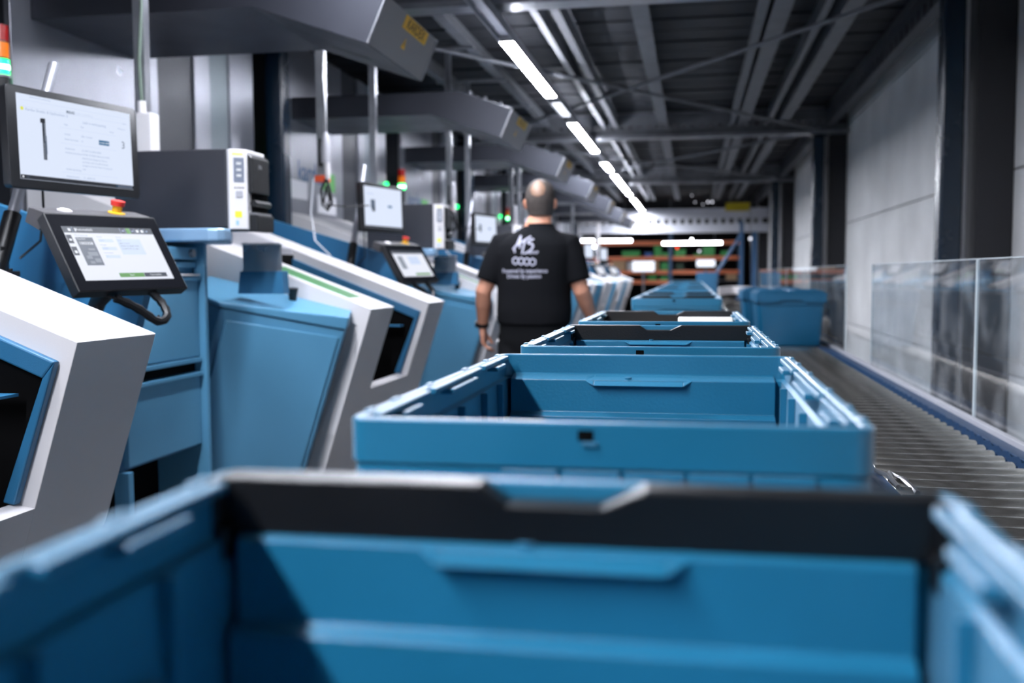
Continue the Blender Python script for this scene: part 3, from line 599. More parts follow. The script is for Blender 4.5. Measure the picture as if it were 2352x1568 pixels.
# ================================================================== MONITORS
def monitor(k, full):
    c = Vector((-1.711, 2.581 + PITCH * k, 1.639)); u = Vector((0.109, 0.440, -0.001)).normalized(); v = Vector((-0.008, 0.005, 0.272)); v = (v - u * v.dot(u)).normalized(); n = u.cross(v)
    if n.x < 0: n = -n
    lb = ['nearest black monitor with the white article page, left edge of the frame', 'second monitor, bright screen left of the man', 'third monitor, partly hidden by the man'][k] if k < 3 else '%s monitor in the blurred left row beyond the man' % ORD[k]
    t = thing('monitor', lb, 'monitor', c, 'monitors on the consoles')
    def pl(a, b, w, h, d=0.0005, th=0.0003): return MB().obox(c + u * a + v * b + n * d, u, v, n, w / 2, h / 2, th)
    q = MB(); rs = []
    W2, H2 = 0.2265, 0.1355
    def rr(dn, ins):
        r = 0.012; out = []
        for sx, sy, a0 in ((1, 1, 0), (-1, 1, 90), (-1, -1, 180), (1, -1, 270)):
            for i in range(5):
                a = math.radians(a0 + 22.5 * i); out.append(c + u * (sx * (W2 - ins - r) + r * math.cos(a)) + v * (sy * (H2 - ins - r) + r * math.sin(a)) + n * dn)
        return out
    q.rings([rr(-0.035, 0.01), rr(-0.03, 0.002), rr(-0.012, 0.0), rr(-0.001, 0.0), rr(0.0, 0.001)]); q.build('housing', BLK, t, smooth=True)
    s = pl(0.002, 0.003, 0.396, 0.226).build('screen', SCR, t)
    D = 0.0012
    def el(name, a, b, w, h, m, d=D): return pl(a, b, w, h, d, 0.0001).build(name, m, s)
    def tx(a, b, sz, str_, m, al='LEFT', bold=0): return textmb(str_, sz, c + u * a + v * b, u, v, al, 0.0002, D + 0.0002, bold).build('screen_text', m, s)
    el('task_bar', 0.002, -0.104, 0.396, 0.011, E_BLK)
    if full:
        el('start_icon', -0.188, -0.104, 0.005, 0.005, E_WH, D + 0.0003); el('app_icon', -0.173, -0.104, 0.010, 0.009, E_DK, D + 0.0003)
        for i in range(8): el('tray_icon', 0.135 + i * 0.008, -0.104, 0.003, 0.004, E_TXT if i else E_BL, D + 0.0003)
        q = MB(); q.rings([[c + u * (-0.180 + 0.005 * math.cos(a * math.pi / 8)) + v * (0.077 + 0.005 * math.sin(a * math.pi / 8)) + n * dd for a in range(16)] for dd in (0.0008, 0.0014)]); q.build('status_dot', E_YE, s)
        tx(-0.170, 0.076, 0.0105, 'Kardex Shuttle: 8 Opdrachten: 3', E_TXT); tx(-0.035, 0.088, 0.011, 'MAAS', E_LN, bold=0.0003); tx(-0.008, 0.0875, 0.0085, 'FLOW CONTROL', E_RULE)
        tx(-0.155, 0.110, 0.0055, 'shuttle overzicht werkopening', E_TXT); tx(0.020, 0.066, 0.010, 'Lade in werkopening', E_TXT)
        for (b_, l1, l2) in ((0.052, 'Type', 'Pick'), (0.026, 'Locatie', 'LBK-112-A-01'), (0.012, 'Aantal op locatie', '21'), (-0.014, 'Artikelcode', 'SX-40CT16-04016-0800'), (-0.025, 'Artikelomschrijving', 'HM400, 47-4065P, Beoorein-M-IP2,')):
            tx(-0.046, b_, 0.007, l1, E_TXT); tx(0.012, b_, 0.007, l2, E_TXT)
        for i, l_ in enumerate(['PSG-M12/14, Bridge ub, Push-in', 'terminals, with 16 stuff terminals,', 'bridged to the left, Wam 12 output of', 'test']): tx(0.012, -0.036 - i * 0.010, 0.007, l_, E_TXT)
        tx(-0.046, -0.071, 0.007, 'Artikel opmerking', E_TXT); tx(-0.046, -0.091, 0.007, 'Artikel Fronten', E_TXT); tx(0.012, -0.091, 0.007, '12 - 4ARTCYE', E_TXT)
        tx(0.118, 0.052, 0.006, 'Aantal', E_TXT); tx(0.150, 0.066, 0.006, 'Printscreen', E_TXT); tx(0.170, 0.083, 0.0055, 'Lade 1', E_TXT)
        for b_ in (0.100, 0.083, 0.043, 0.000, -0.080, -0.0955): el('screen_rule', 0.04 if b_ < 0.08 else 0.0, b_, 0.20 if b_ < 0.08 else 0.37, 0.0006, E_RULE)
        el('blue_button', 0.095, 0.017, 0.038, 0.0135, E_BL); textmb('Locatie tellen', 0.0065, c + u * 0.095 + v * 0.017, u, v, 'CENTER', 0.0002, D + 0.0005, 0.0001).build('screen_text', E_WH, s)
        tx(0.160, 0.018, 0.030, '3', E_LN)
        # product picture: slender terminal block
        el('product_picture', -0.113, 0.003, 0.011, 0.112, E_DK); el('product_picture', -0.116, 0.052, 0.016, 0.012, E_BLK, D + 0.0003)
        for i in range(16): el('product_stripe', -0.114, -0.008 - i * 0.0028, 0.005, 0.0012, E_MG2, D + 0.0004)
        el('product_stripe', -0.1105, 0.022, 0.002, 0.05, E_MG2, D + 0.0004); el('product_stripe', -0.108, -0.012, 0.004, 0.05, E_LN, D + 0.0003); el('product_stripe', -0.1165, 0.02, 0.003, 0.02, E_BLK, D + 0.0005)
    else:
        if k < 4:
            el('product_picture', -0.11, 0.02, 0.045, 0.05, E_LN); el('product_picture', -0.105, -0.005, 0.03, 0.03, E_DK); el('blue_button', 0.07, 0.015, 0.045, 0.012, E_BL)
            tx(-0.170, 0.076, 0.0105, 'Kardex Shuttle', E_TXT)
    # silver pole behind, clamps
    base = Vector((-1.80, 2.40 + PITCH * k, topz(-1.80) + 0.14)); dirp = Vector((0.03, 0.165, 0.50))
    base = Vector((-1.86, 2.46 + PITCH * k, 1.37))
    top = Vector((-1.86, 2.705 + PITCH * k, 1.895))
    MB().tube([base, top], 0.0155, 16).build('pole', mat('silver_tube', (150, 152, 160), 0.4, 0.6), t, smooth=True)
    a = base.lerp(top, 0.14); MB().tube([base - (top - base) * 0.16, a], 0.024, 12).build('pole_clamp', BLACKP, t, smooth=True)
    q = MB(); q.box(base.x - 0.08, base.x + 0.05, base.y - 0.055, base.y - 0.01, base.z - 0.10, base.z - 0.085); q.tube([base - Vector((0, 0.03, 0.085)), base - Vector((0, 0.02, 0.02))], 0.02, 10)
    q.tube([(base.x + 0.035, base.y - 0.03, base.z - 0.085), (base.x + 0.035, base.y - 0.03, base.z - 0.078)], 0.006, 8); q.build('foot_bracket', BLACKP, t, bevel=0.002)
    mid = base.lerp(top, 0.56)
    q = MB(); q.tube([mid, c - n * 0.034], 0.016, 10); q.obox(c - n * 0.042, u, v, n, 0.04, 0.04, 0.006); q.build('mount_arm', BLACKP, t, smooth=False)
    if k < 3:
        tz = topz(base.x) if k == 0 else topz(base.x)
        q = MB(); q.tube([base + Vector((0.02, 0.03, -0.05)), base + Vector((0.05, 0.08, 0.0)), base + Vector((0.035, 0.12, 0.09)), mid + Vector((0.02, 0.0, 0))], 0.0035, 6); q.build('cable', BLK, t, smooth=True)
    q = MB(); q.box(base.x - 0.02, base.x + 0.02, base.y - 0.05, base.y - 0.015, topz(base.x) - 0.05, base.z - 0.1001); q.build('foot_post', BLACKP, t)
    return t
for k in range(7): monitor(k, k == 0)

# ================================================================== CONTROL SCREENS (touch panels)
def panel(k, full):
    c = Vector((-1.508, 2.442 + PITCH * k, 1.333)); u = Vector((0.123, 0.364, 0.005)).normalized(); v = -Vector((0.127, -0.048, -0.218)); v = (v - u * v.dot(u)).normalized(); n = u.cross(v)
    if n.x < 0: n = -n
    lb = ['nearest tilted touch panel with the red stop button, below the monitor', 'second tilted touch panel, left of the man', 'third tilted touch panel, behind the man'][k] if k < 3 else '%s tilted touch panel in the blurred left row beyond the man' % ORD[k]
    t = thing('touch_panel', lb, 'control panel', c, 'tilted touch panels on the consoles')
    W_, H_ = 0.354, 0.236
    q = MB(); q.obox(c - n * 0.016, u, v, n, W_ / 2, H_ / 2, 0.016); q.build('housing', BLK, t, bevel=0.002)
    q = MB(); q.obox(c + n * 0.0004, u, v, n, W_ / 2 - 0.003, H_ / 2 - 0.003, 0.0004); q.build('glass', mat('bezel_glass', (17, 18, 22), 0.15), t)
    q = MB(); q.obox(c + n * 0.0010 - v * 0.004, u, v, n, 0.143, 0.082, 0.0002); s = q.build('screen', SCR2, t)
    # top box with buttons
    vb = (v * 0.35 - n * 0.94).normalized()
    cb = c + v * (H_ / 2 + 0.022) - n * 0.035
    q = MB(); c0 = c + v * (H_ / 2); w2 = W_ / 2 - 0.010
    prof = [c0 - n * 0.010, c0 + v * 0.004 - n * 0.004, c0 + v * 0.052 - n * 0.050, c0 + v * 0.030 - n * 0.085, c0 - v * 0.02 - n * 0.050]
    q.rings([[p + u * sx * w2 for p in prof] for sx in (-1, 1)]); q.build('button_box', mat('box_dark_grey', (74, 72, 74), 0.5, 0.2, 0.04, 6, 0.2, 700), t, bevel=0.0015)
    e1 = (prof[2] - prof[1]).normalized(); nn = u.cross(e1)
    if nn.z < 0: nn = -nn
    m0 = prof[1].lerp(prof[2], 0.5)
    def disc(name, a, h0, h1, r0, r1, m, seg=20, lab=None):
        q = MB(); p = m0 + u * a; q.tube([p + nn * h0, p + nn * (h1 - 0.001), p + nn * h1], [r0, r1, r1 * 0.85], seg); o = q.build(name, m, t, smooth=True)
        if lab: o['label'] = lab
    disc('white_button', -0.085, 0, 0.004, 0.019, 0.019, WHITE); disc('button_light', -0.085, 0.0041, 0.006, 0.013, 0.013, BTNW)
    disc('yellow_collar', 0.080, 0, 0.004, 0.023, 0.023, YEL); disc('yellow_stem', 0.080, 0.004, 0.022, 0.013, 0.013, YEL); disc('stop_button', 0.080, 0.022, 0.036, 0.018, 0.019, RED, lab='red emergency stop mushroom button')
    def pl(name, a, b, w, h, m, d=0.0014): MB().obox(c + u * a + v * (b - 0.004) + n * d, u, v, n, w / 2, h / 2, 0.0001).build(name, m, s)
    def tx(a, b, sz, st, m, al='LEFT', bold=0): textmb(st, sz, c + u * a + v * (b - 0.004), u, v, al, 0.0001, 0.0018, bold).build('screen_text', m, s)
    pl('title_bar', 0, 0.0725, 0.286, 0.019, E_DK)
    if full:
        tx(-0.105, 0.0725, 0.010, 'Automatisch', E_WH, bold=0.0001)
        for i, a in enumerate((-0.128, -0.110, 0.040, 0.056, 0.072, 0.088, 0.104, 0.120)):
            if i == 3: pl('green_icon', a + 0.006, 0.072, 0.014, 0.017, E_GR, 0.0016)
            elif i in (0, 5, 6): pl('icon', a + 0.004, 0.072, 0.008, 0.008, E_WH, 0.0016)
            elif i != 1: pl('icon', a + 0.004, 0.072, 0.006, 0.004, E_TXT, 0.0016)
            else: pl('icon', a + 0.004, 0.072, 0.004, 0.009, E_WH, 0.0016)
            if i != 0: pl('divider', a - 0.005, 0.072, 0.001, 0.017, E_TXT, 0.0016)
        pl('side_tab', -0.134, 0.043, 0.016, 0.026, E_DK); pl('side_tab', -0.134, 0.007, 0.016, 0.026, E_DK); pl('icon', -0.133, 0.041, 0.007, 0.006, E_WH, 0.0016); pl('icon', -0.133, 0.004, 0.008, 0.008, E_WH, 0.0016)
        tx(-0.117, 0.055, 0.007, 'Werkopening', E_TXT)
        pl('tile', -0.091, 0.006, 0.052, 0.086, E_MG); tx(-0.114, 0.044, 0.007, 'Nummer', E_WH); tx(-0.113, 0.030, 0.012, '1003358', E_WH, bold=0.0002)
        for a, b, w, h in ((-0.085, -0.002, 0.03, 0.012), (-0.10, -0.012, 0.016, 0.01), (-0.078, -0.022, 0.018, 0.012), (-0.097, -0.028, 0.014, 0.008), (-0.083, 0.012, 0.02, 0.006)): pl('tile_photo', a, b, w, h, E_MG2, 0.0016)
        for i, (l_, f_) in enumerate((('Positie', '2341'), ('Hoogte', '1535'), ('Uitvoerbaar', '1'))):
            b = 0.040 - i * 0.025; tx(-0.050, b + 0.011, 0.006, l_, E_TXT); pl('field', -0.026, b, 0.046, 0.0095, E_LB); tx(-0.045, b, 0.007, f_, E_TXT)
        tx(0.010, 0.051, 0.006, 'Notitie', E_TXT); pl('note_field', 0.048, 0.021, 0.078, 0.050, E_LB)
        for i, l_ in enumerate(('Pick', 'LBK 112 A 01', 'HM400, 47-4065P, M-IP2', '12 4ARTCYE  21 stuks')): tx(0.013, 0.040 - i * 0.0085, 0.006, l_, E_LN)
        pl('green_button', 0.007, -0.068, 0.080, 0.013, E_GR); pl('dark_button', 0.086, -0.068, 0.076, 0.013, E_DK)
        textmb('Start', 0.008, c + u * 0.007 + v * -0.072, u, v, 'CENTER', 0.0001, 0.0018).build('screen_text', E_WH, s); textmb('Openstellen', 0.008, c + u * 0.086 + v * -0.072, u, v, 'CENTER', 0.0001, 0.0018).build('screen_text', E_WH, s)
    elif k < 4:
        pl('tile', -0.091, 0.006, 0.045, 0.08, E_MG2); pl('note_field', 0.03, 0.02, 0.10, 0.05, E_LB); pl('green_button', 0.05, -0.068, 0.14, 0.012, E_GR)
    # stand
    st = c - v * 0.06 - n * 0.05
    foot = Vector((-1.60, c.y + 0.11, topz(-1.60) - 0.06))
    q = MB(); q.tube([c - v * 0.03 - n * 0.032, st], 0.028, 10); q.tube([st, Vector((-1.60, c.y + 0.04, 1.20)), Vector((-1.64, c.y + 0.03, 1.105))], 0.022, 10)
    q.build('stand', BLACKP, t, smooth=True)
    q = MB(); p = c - v * (H_ / 2) - n * 0.02
    a = [p - u * 0.06 - v * 0.01, p + u * 0.0 - v * 0.045, p + u * 0.045 - v * 0.085 - Vector((0, 0, 0.01)), p + u * 0.085 - v * 0.075, p + u * 0.085 - v * 0.03, p + u * 0.06 + v * 0.01]
    pts = []
    for i in range(len(a) - 1):
        for j in range(4): pts.append(a[i].lerp(a[i + 1], j / 4))
    pts.append(a[-1]); sm = pts[:]
    for _ in range(3): sm = [sm[0]] + [(sm[i - 1] + sm[i] * 2 + sm[i + 1]) / 4 for i in range(1, len(sm) - 1)] + [sm[-1]]
    q.tube(sm, [0.0105 if i % 2 else 0.0125 for i in range(len(sm))], 8); q.tube([x - u * 0.02 + v * 0.008 for x in sm[:12]], 0.004, 6)
    if k < 4: q.build('cable_loom', BLACKP, t, smooth=True)
    return t
for k in range(7): panel(k, k == 0)

# ================================================================== SHUTTLE MACHINES
for j in range(7):
    y0 = 3.785 + PITCH * j
    lb = ['nearest tall storage machine with a bright reflection on its panel, behind the monitor', 'second tall storage machine, blue lettering and green print on its front', 'third tall storage machine, dark gap with green lamps beside it'][j] if j < 3 else '%s tall storage machine in the left row, mostly hidden by hoods and posts' % ORD[j]
    t = thing('storage_machine', lb, 'machine', (-3.6, y0 + 1.15, 0), 'tall storage machines in the left row')
    B(-4.6, -2.83, y0 + 0.01, y0 + 2.33, 0, 2.93).build('body', MACHD, t)
    xs = -2.83
    B(xs, -2.80, y0, y0 + 1.165, 0.02, 2.92).build('front_panel', MACH, t, bevel=0.003)
    B(xs, -2.815, y0 + 1.17, y0 + 1.56, 0.02, 2.92).build('dark_reflection_panel', MACHD, t, bevel=0.003)  # coloured dark to stand for a dark reflection on the front
    B(xs, -2.80, y0 + 1.565, y0 + 1.75, 0.02, 2.92).build('narrow_panel', MACH, t, bevel=0.004)
    B(xs, -2.81, y0 + 1.755, y0 + 2.00, 0.02, 2.92).build('grey_panel', MACHT, t, bevel=0.004)
    B(xs, -2.80, y0 + 2.005, y0 + 2.34, 0.02, 2.92).build('edge_panel', MACH, t, bevel=0.004)
    if j < 3:
        textmb('kardex', 0.20, (-2.7995, y0 + 0.50, 2.02), (0, 1, 0), (0, 0, 1), 'CENTER', 0.0005, 0, 0.004).build('lettering', TXTB, t)
    if 0 < j < 3:
        B(-2.7999, -2.7985, y0 + 0.72, y0 + 0.98, 1.92, 2.06).build('green_print', TXTG, t)
        B(-2.7999, -2.7985, y0 + 0.60, y0 + 1.0, 1.74, 1.88).build('notice', WBOX, t)
        B(-2.7999, -2.7985, y0 + 0.10, y0 + 0.40, 1.82, 1.95).build('notice', WBOX, t)
# dark block added to stand for the shaded gap left of the first machine
tag(B(-4.5, -2.9, -1.0, 3.60, 0, 2.93).build('storage_machine', MACHD, origin=(-3.6, 1.5, 0)), 'dark block added for the shaded gap at the far left edge of the frame', 'machine', 'tall storage machines in the left row')

# signal towers
def tower(j):
    y = 3.662 + PITCH * j; x = -2.76
    lb = ['red, amber and green signal tower cut by the left edge of the frame', 'signal tower in front of the blue column, second from the left', 'signal tower left of the third machine, beside two green lamps'][j] if j < 3 else '%s signal tower of the left row, a green glow between posts' % ORD[j]
    t = thing('signal_tower', lb, 'signal tower', (x, y, 1.98), 'signal towers on the machines')
    def cyl(name, z0, z1, r, m, par=None): return MB().tube([(x, y, z0), (x, y, z1)], r, 16).build(name, m, par or t, smooth=True)
    cyl('base', 1.96, 2.075, 0.030, BLK); cyl('collar', 2.075, 2.083, 0.036, LGREY)
    g = cyl('green_lamp', 2.083, 2.145, 0.034, LAMPG); cyl('lit_core', 2.105, 2.122, 0.0345, LAMPGC, g)
    cyl('ring', 2.145, 2.150, 0.035, BLK); cyl('amber_lamp', 2.150, 2.212, 0.034, LAMPA); cyl('ring', 2.212, 2.217, 0.035, BLK); cyl('red_lamp', 2.217, 2.28, 0.034, LAMPR)
    B(x - 0.068, x - 0.03, y - 0.015, y + 0.124, 1.965, 2.0).build('wall_bracket', BLK, t)
for j in range(6): tower(j)
# small green indicator lamps
for i, (x, y, z) in enumerate([(-2.802, 8.92, 2.10), (-2.802, 11.74, 2.08), (-2.802, 17.3, 2.10), (-2.802, 14.5, 2.12)]):
    o = MB().tube([(x, y, z), (x + 0.03, y, z)], 0.022, 12).build('indicator_lamp', LAMPG, origin=(x, y, z), smooth=True)
    tag(o, 'small round green indicator lamp, %s from the camera' % ORD[i], 'lamp', 'small green indicator lamps')

# hoods over the openings
def hood(j, proto=None):
    lb = ['nearest dark hood with the yellow lettered sticker on its tip, top of the frame', 'second dark hood, its lit grey tip under the bright tube', 'third dark hood, tip just above the man'][j] if j < 3 else '%s dark hood in the left row, beyond the man' % ORD[j]
    if proto: return dup(proto, (0, PITCH * j, 0), lb)
    t = thing('hood', lb, 'hood', (-2.0, 4.325, 2.4), 'dark hoods over the consoles')
    ya, yb = 3.92, 4.73
    MB().prism([(-2.801, 2.37), (-1.79, 2.37), (-1.30, 2.20), (-1.218, 2.395), (-1.58, 2.524), (-2.801, 2.524)], ya, yb).build('casing', HOODM, t, bevel=0.003)
    p0, p1 = Vector((-1.2985, 0, 2.204)), Vector((-1.2165, 0, 2.392)); e = (p1 - p0).normalized(); n = Vector((e.z, 0, -e.x))
    def cap(a, b, y0, y1, d, m, name):
        q = MB(); A, Bv = p0 + (p1 - p0) * a, p0 + (p1 - p0) * b
        q.rings([[Vector((w.x, yy, w.z)) + n * dd for w, dd in ((A, 0.0), (Bv, 0.0), (Bv, d), (A, d))] for yy in (y0, y1)])
        return q.build(name, m, t)
    cap(0, 1, ya + 0.004, yb - 0.004, 0.003, CAPM, 'end_cap')
    cap(0, 1, ya - 0.003, ya + 0.01, 0.006, GALV, 'edge_trim'); cap(0, 1, ya + 0.018, ya + 0.026, 0.006, GALV, 'edge_trim'); cap(0, 1, yb - 0.012, yb + 0.003, 0.006, GALV, 'edge_trim')
    st = cap(0.70, 0.98, ya + 0.30, ya + 0.66, 0.0042, YEL, 'yellow_sticker')
    pc = p0 + (p1 - p0) * 0.84 + n * 0.0045; pc.y = ya + 0.48
    textmb('KARDEX', 0.062, pc, (0, 1, 0), e, 'CENTER', 0.0003, 0, 0.001, stretch=1.1).build('sticker_lettering', TXTD, st)
    q = MB(); pc = p0 + (p1 - p0) * 0.44 + n * 0.0035; pc.y = ya + 0.40
    q.rings([[pc + Vector((0, 1, 0)) * a + e * b + n * d for a, b in ((-0.028, -0.022), (0.028, -0.022), (0, 0.026))] for d in (0, 0.001)]); tri = q.build('warning_triangle', YEL, t)
    q = MB(); q.rings([[pc + Vector((0, 1, 0)) * a + e * b + n * d for a, b in ((-0.003, -0.01), (0.003, -0.01), (0.002, 0.01), (-0.002, 0.01))] for d in (0.001, 0.0015)]); q.build('warning_mark', TXTD, tri)
    q = MB(); q.prism([(-1.64, 2.3185), (-1.46, 2.2555), (-1.46, 2.2525), (-1.64, 2.3155)], yb - 0.30, yb - 0.26); q.build('slot_plate', BLK, t)
    for i in range(3):
        x = -1.52 + i * 0.11; MB().tube([(x, ya + 0.05, 2.505 - i * 0.038), (x, ya + 0.05, 2.525 - i * 0.038)], 0.010, 8).build('bolt', GALV, t)
    return t
h0 = hood(0)
for j in range(1, 7): hood(j, h0)

# hanging strut posts
def post(x, y, z0, z1, lab, pair=True):
    t = thing('strut_post', lab, 'post', (x, y, z0), 'galvanised strut posts in the left row')
    q = B(x - 0.022, x + 0.022, y - 0.003, y, z0, z1); q.box(x - 0.022, x - 0.019, y, y + 0.04, z0, z1); q.box(x + 0.019, x + 0.022, y, y + 0.04, z0, z1); q.build('channel', GALV, t)
    q = MB(); z = z0 + 0.05
    while z < z1 - 0.05: q.box(x - 0.0225, x - 0.0215, y + 0.012, y + 0.026, z, z + 0.03); z += 0.09
    o = q.build('slot_row', VOID, t)
    B(-2.39, -1.73, y - 0.02, y + 0.04, z1, z1 + 0.02).build('top_bracket', GALV, t)
    return t
pa = [post(-1.95, 5.09 + PITCH * j, 1.80, 3.07, ['galvanised strut with an orange end cap and hanging scanner', 'galvanised strut behind the second hood, left of the man', 'galvanised strut just left of the man\'s head', 'fourth thin galvanised strut, beyond the man\'s head', 'fifth thin galvanised strut in the far left row'][j]) for j in range(5)]
pb = [post(-2.1, 3.58 + (6.43 - 3.58) * j, 1.90 if j == 0 else 1.40, 3.07, ['nearest galvanised strut with a green cable, rising behind the monitor', 'galvanised strut rising behind the second monitor', 'galvanised strut rising behind the third monitor', 'fourth galvanised strut with a far monitor', 'fifth galvanised strut with a far monitor'][j]) for j in range(5)]
for j in range(4):
    y = 5.09 + PITCH * j
    o = B(-1.985, -1.915, y - 0.01, y + 0.045, 1.765, 1.80).build('orange_cap', ORG, pa[j], bevel=0.003)
    # hanging scanner
    t = thing('hand_scanner', ['hand scanner hanging on its cable beside the orange cap', 'second hand scanner, hanging left of the third monitor', 'third hand scanner, hanging near the man\'s shoulder', 'fourth hand scanner in the far left row'][j], 'scanner', (-1.9, y - 0.03, 1.7), 'hand scanners hanging from the struts')
    sx, sy = -1.905, y - 0.045
    q = MB(); q.tube([(sx, sy, 2.02), (sx, sy, 1.98), (sx, sy, 1.93), (sx, sy, 1.86)], [0.010, 0.022, 0.026, 0.024], 12); q.build('grip', LGREY, t, smooth=True)
    q = MB(); q.tube([(sx - 0.025, sy, 1.985), (sx - 0.03, sy, 1.84)], 0.014, 10); q.build('holster', BLK, t, smooth=True)
    q = MB(); q.tube([(sx + 0.005, sy, 1.86), (sx + 0.008, sy, 1.80), (sx + 0.008, sy, 1.775)], [0.016, 0.016, 0.012], 10); q.build('nozzle', WHITE, t, smooth=True)
    q = MB(); q.tube([(sx, sy, 1.78), (sx - 0.03, sy, 1.72), (sx - 0.025, sy, 1.64), (sx + 0.005, sy, 1.61), (sx + 0.03, sy, 1.65), (sx + 0.02, sy, 1.72), (sx, sy, 1.78)], 0.007, 6); q.tube([(sx, sy, 1.74), (sx - 0.015, sy, 1.66), (sx + 0.005, sy, 1.62), (sx + 0.015, sy, 1.67), (sx, sy, 1.74)], 0.006, 6)
    q.tube([(sx, sy, 1.64), (sx + 0.12, sy - 0.02, 1.625), (sx + 0.2, sy + 0.1, 1.64)], 0.004, 6); q.build('cable', BLK, t, smooth=True)
    q = MB(); q.tube([(sx, sy, 2.02), (sx - 0.01, sy, 2.3), (sx, sy, 2.6)], 0.003, 6); q.build('suspension_cord', BLK, t, smooth=True)
    pts = [(sx - 0.07, sy, 1.78), (sx - 0.07, sy - 0.05, 1.60), (sx - 0.03, sy - 0.1, 1.45), (sx + 0.06, sy - 0.12, 1.37)]
    q = MB(); q.tube(pts, 0.004, 6); q.build('air_hose', mat('pale_cable', (200, 204, 210), 0.5), t, smooth=True)
q = MB(); q.tube([(-2.085, 3.575, 2.9), (-2.08, 3.572, 2.3), (-2.095, 3.57, 2.1), (-2.09, 3.57, 1.93)], 0.007, 8); tag(q.build('green_cable', mat('green_grey_cable', (92, 108, 96), 0.5), origin=(-2.09, 3.57, 2.4), smooth=True), 'pale green cable running down inside the nearest strut', 'cable')
t = thing('junction_box', 'white junction box with a cable gland beside the nearest monitor', 'junction box', (-2.05, 3.58, 1.75))
B(-2.11, -2.045, 3.555, 3.62, 1.62, 1.895).build('box', WHITE, t, bevel=0.006); MB().tube([(-2.09, 3.57, 1.895), (-2.09, 3.57, 1.94)], 0.016, 12).build('gland', WHITE, t, smooth=True)
MB().tube([(-2.075, 3.59, 0.9), (-2.075, 3.59, 1.62)], 0.02, 10).build('pipe', WHITE, t, smooth=True)

# ================================================================== FAR END OF THE HALL
t = thing('white_girder', 'wide white girder with square holes across the far end', 'girder', (-1, 25.5, 2.55))
q = B(-4.6, 1.84, 25.45, 25.47, 2.30, 2.50); q.box(-4.6, 1.84, 25.45, 25.47, 2.62, 2.86); q.box(-4.6, 1.84, 25.38, 25.56, 2.28, 2.30); q.box(-4.6, 1.84, 25.38, 25.56, 2.86, 2.875)
x = -4.6
while x < 1.7: q.box(x, x + 0.10, 25.45, 25.47, 2.50, 2.62); x += 0.2
q.build('web', mat('girder_white', (216, 218, 226), 0.5), t)
for s in (-1, 1):
    pass
t2 = thing('girder_post', 'blue support leg under the right end of the white girder', 'column', (1.5, 25.45, 0)); B(1.44, 1.57, 25.3, 25.379, 0, 2.28).build('leg', RACKB, t2)
tag(B(0.78, 1.36, 24.9, 24.95, 2.77, 2.97).build('yellow_sign', YELD, origin=(1.07, 24.92, 2.87)), 'plain yellow sign hanging at the far right under the ceiling', 'sign')
for x in (0.9, 1.25): tag(MB().tube([(x, 24.925, 2.97), (x, 24.925, 3.09)], 0.008, 6).build('sign_hanger', GALV, origin=(x, 24.925, 2.97)), 'thin hanger of the yellow sign, %s one' % ('left' if x < 1 else 'right'), 'hanger')
def tubelamp(x0, x1, y, z, lb, r=0.03):
    t = thing('ceiling_lamp', lb, 'lamp', ((x0 + x1) / 2, y, z), 'bright tube lamps at the far end')
    MB().tube([(x0, y, z), (x1, y, z)], r, 10).build('tube', LEDF, t, smooth=True); B(x0, x1, y - 0.04, y + 0.04, z + 0.032, z + 0.06).build('housing', WHITE, t)
    for x in (x0 + 0.2, x1 - 0.2): B(x - 0.01, x + 0.01, y - 0.01, y + 0.01, z + 0.06, 3.27).build('hanger', GALV, t)
tubelamp(-0.80, 0.78, 27.5, 2.08, 'long bright horizontal tube at the far end, right one', 0.04)
tubelamp(-2.55, -1.62, 27.3, 2.16, 'long bright horizontal tube at the far end, left one', 0.04)
tubelamp(-3.25, -2.62, 27.0, 2.16, 'short bright tube left of the long left one at the far end', 0.035)
tubelamp(-3.0, -2.6, 28.0, 2.02, 'short lower bright tube at the far end, beside the man\'s shoulder', 0.035)
def bulb(x, y, z, lb, m=LEDF, r=0.03):
    t = thing('spot_lamp', lb, 'lamp', (x, y, z), 'small round lamps at the far end')
    q = MB(); q.tube([(x, y, z - r), (x, y, z - r * 0.6), (x, y, z), (x, y, z + r * 0.6), (x, y, z + r)], [r * 0.2, r * 0.8, r, r * 0.8, r * 0.2], 10); q.build('globe', m, t, smooth=True)
    MB().tube([(x, y, z + r), (x, y, 3.27)], 0.006, 6).build('cord', BLK, t)
LW = mat('small_globe', (230, 232, 240), 0.4, emit=(230, 232, 245), estr=2.0)
bulb(-0.02, 27.0, 2.16, 'round lamp just above the right far tube'); bulb(0.18, 27.0, 1.85, 'round lamp below the right far tube', LW)
bulb(-0.40, 27.0, 1.95, 'red round lamp on the rack upright', mat('red_globe', (200, 60, 40), 0.4, emit=(255, 70, 50), estr=3.0), 0.035)
bulb(-2.25, 24.0, 1.78, 'round lamp left of the far shelves', LW); bulb(1.22, 22.0, 2.0, 'round lamp before the far right column', LW)
for i, x in enumerate((0.05, 0.33, 0.42, -0.02, 0.22)): bulb(x, 22.5, [2.83, 2.83, 2.83, 2.98, 2.78][i], 'tiny round lamp under the far ceiling, %s of five' % ['far left', 'second from the right', 'rightmost', 'upper left', 'middle'][i], LW, 0.022 if i in (1, 2) else 0.012)
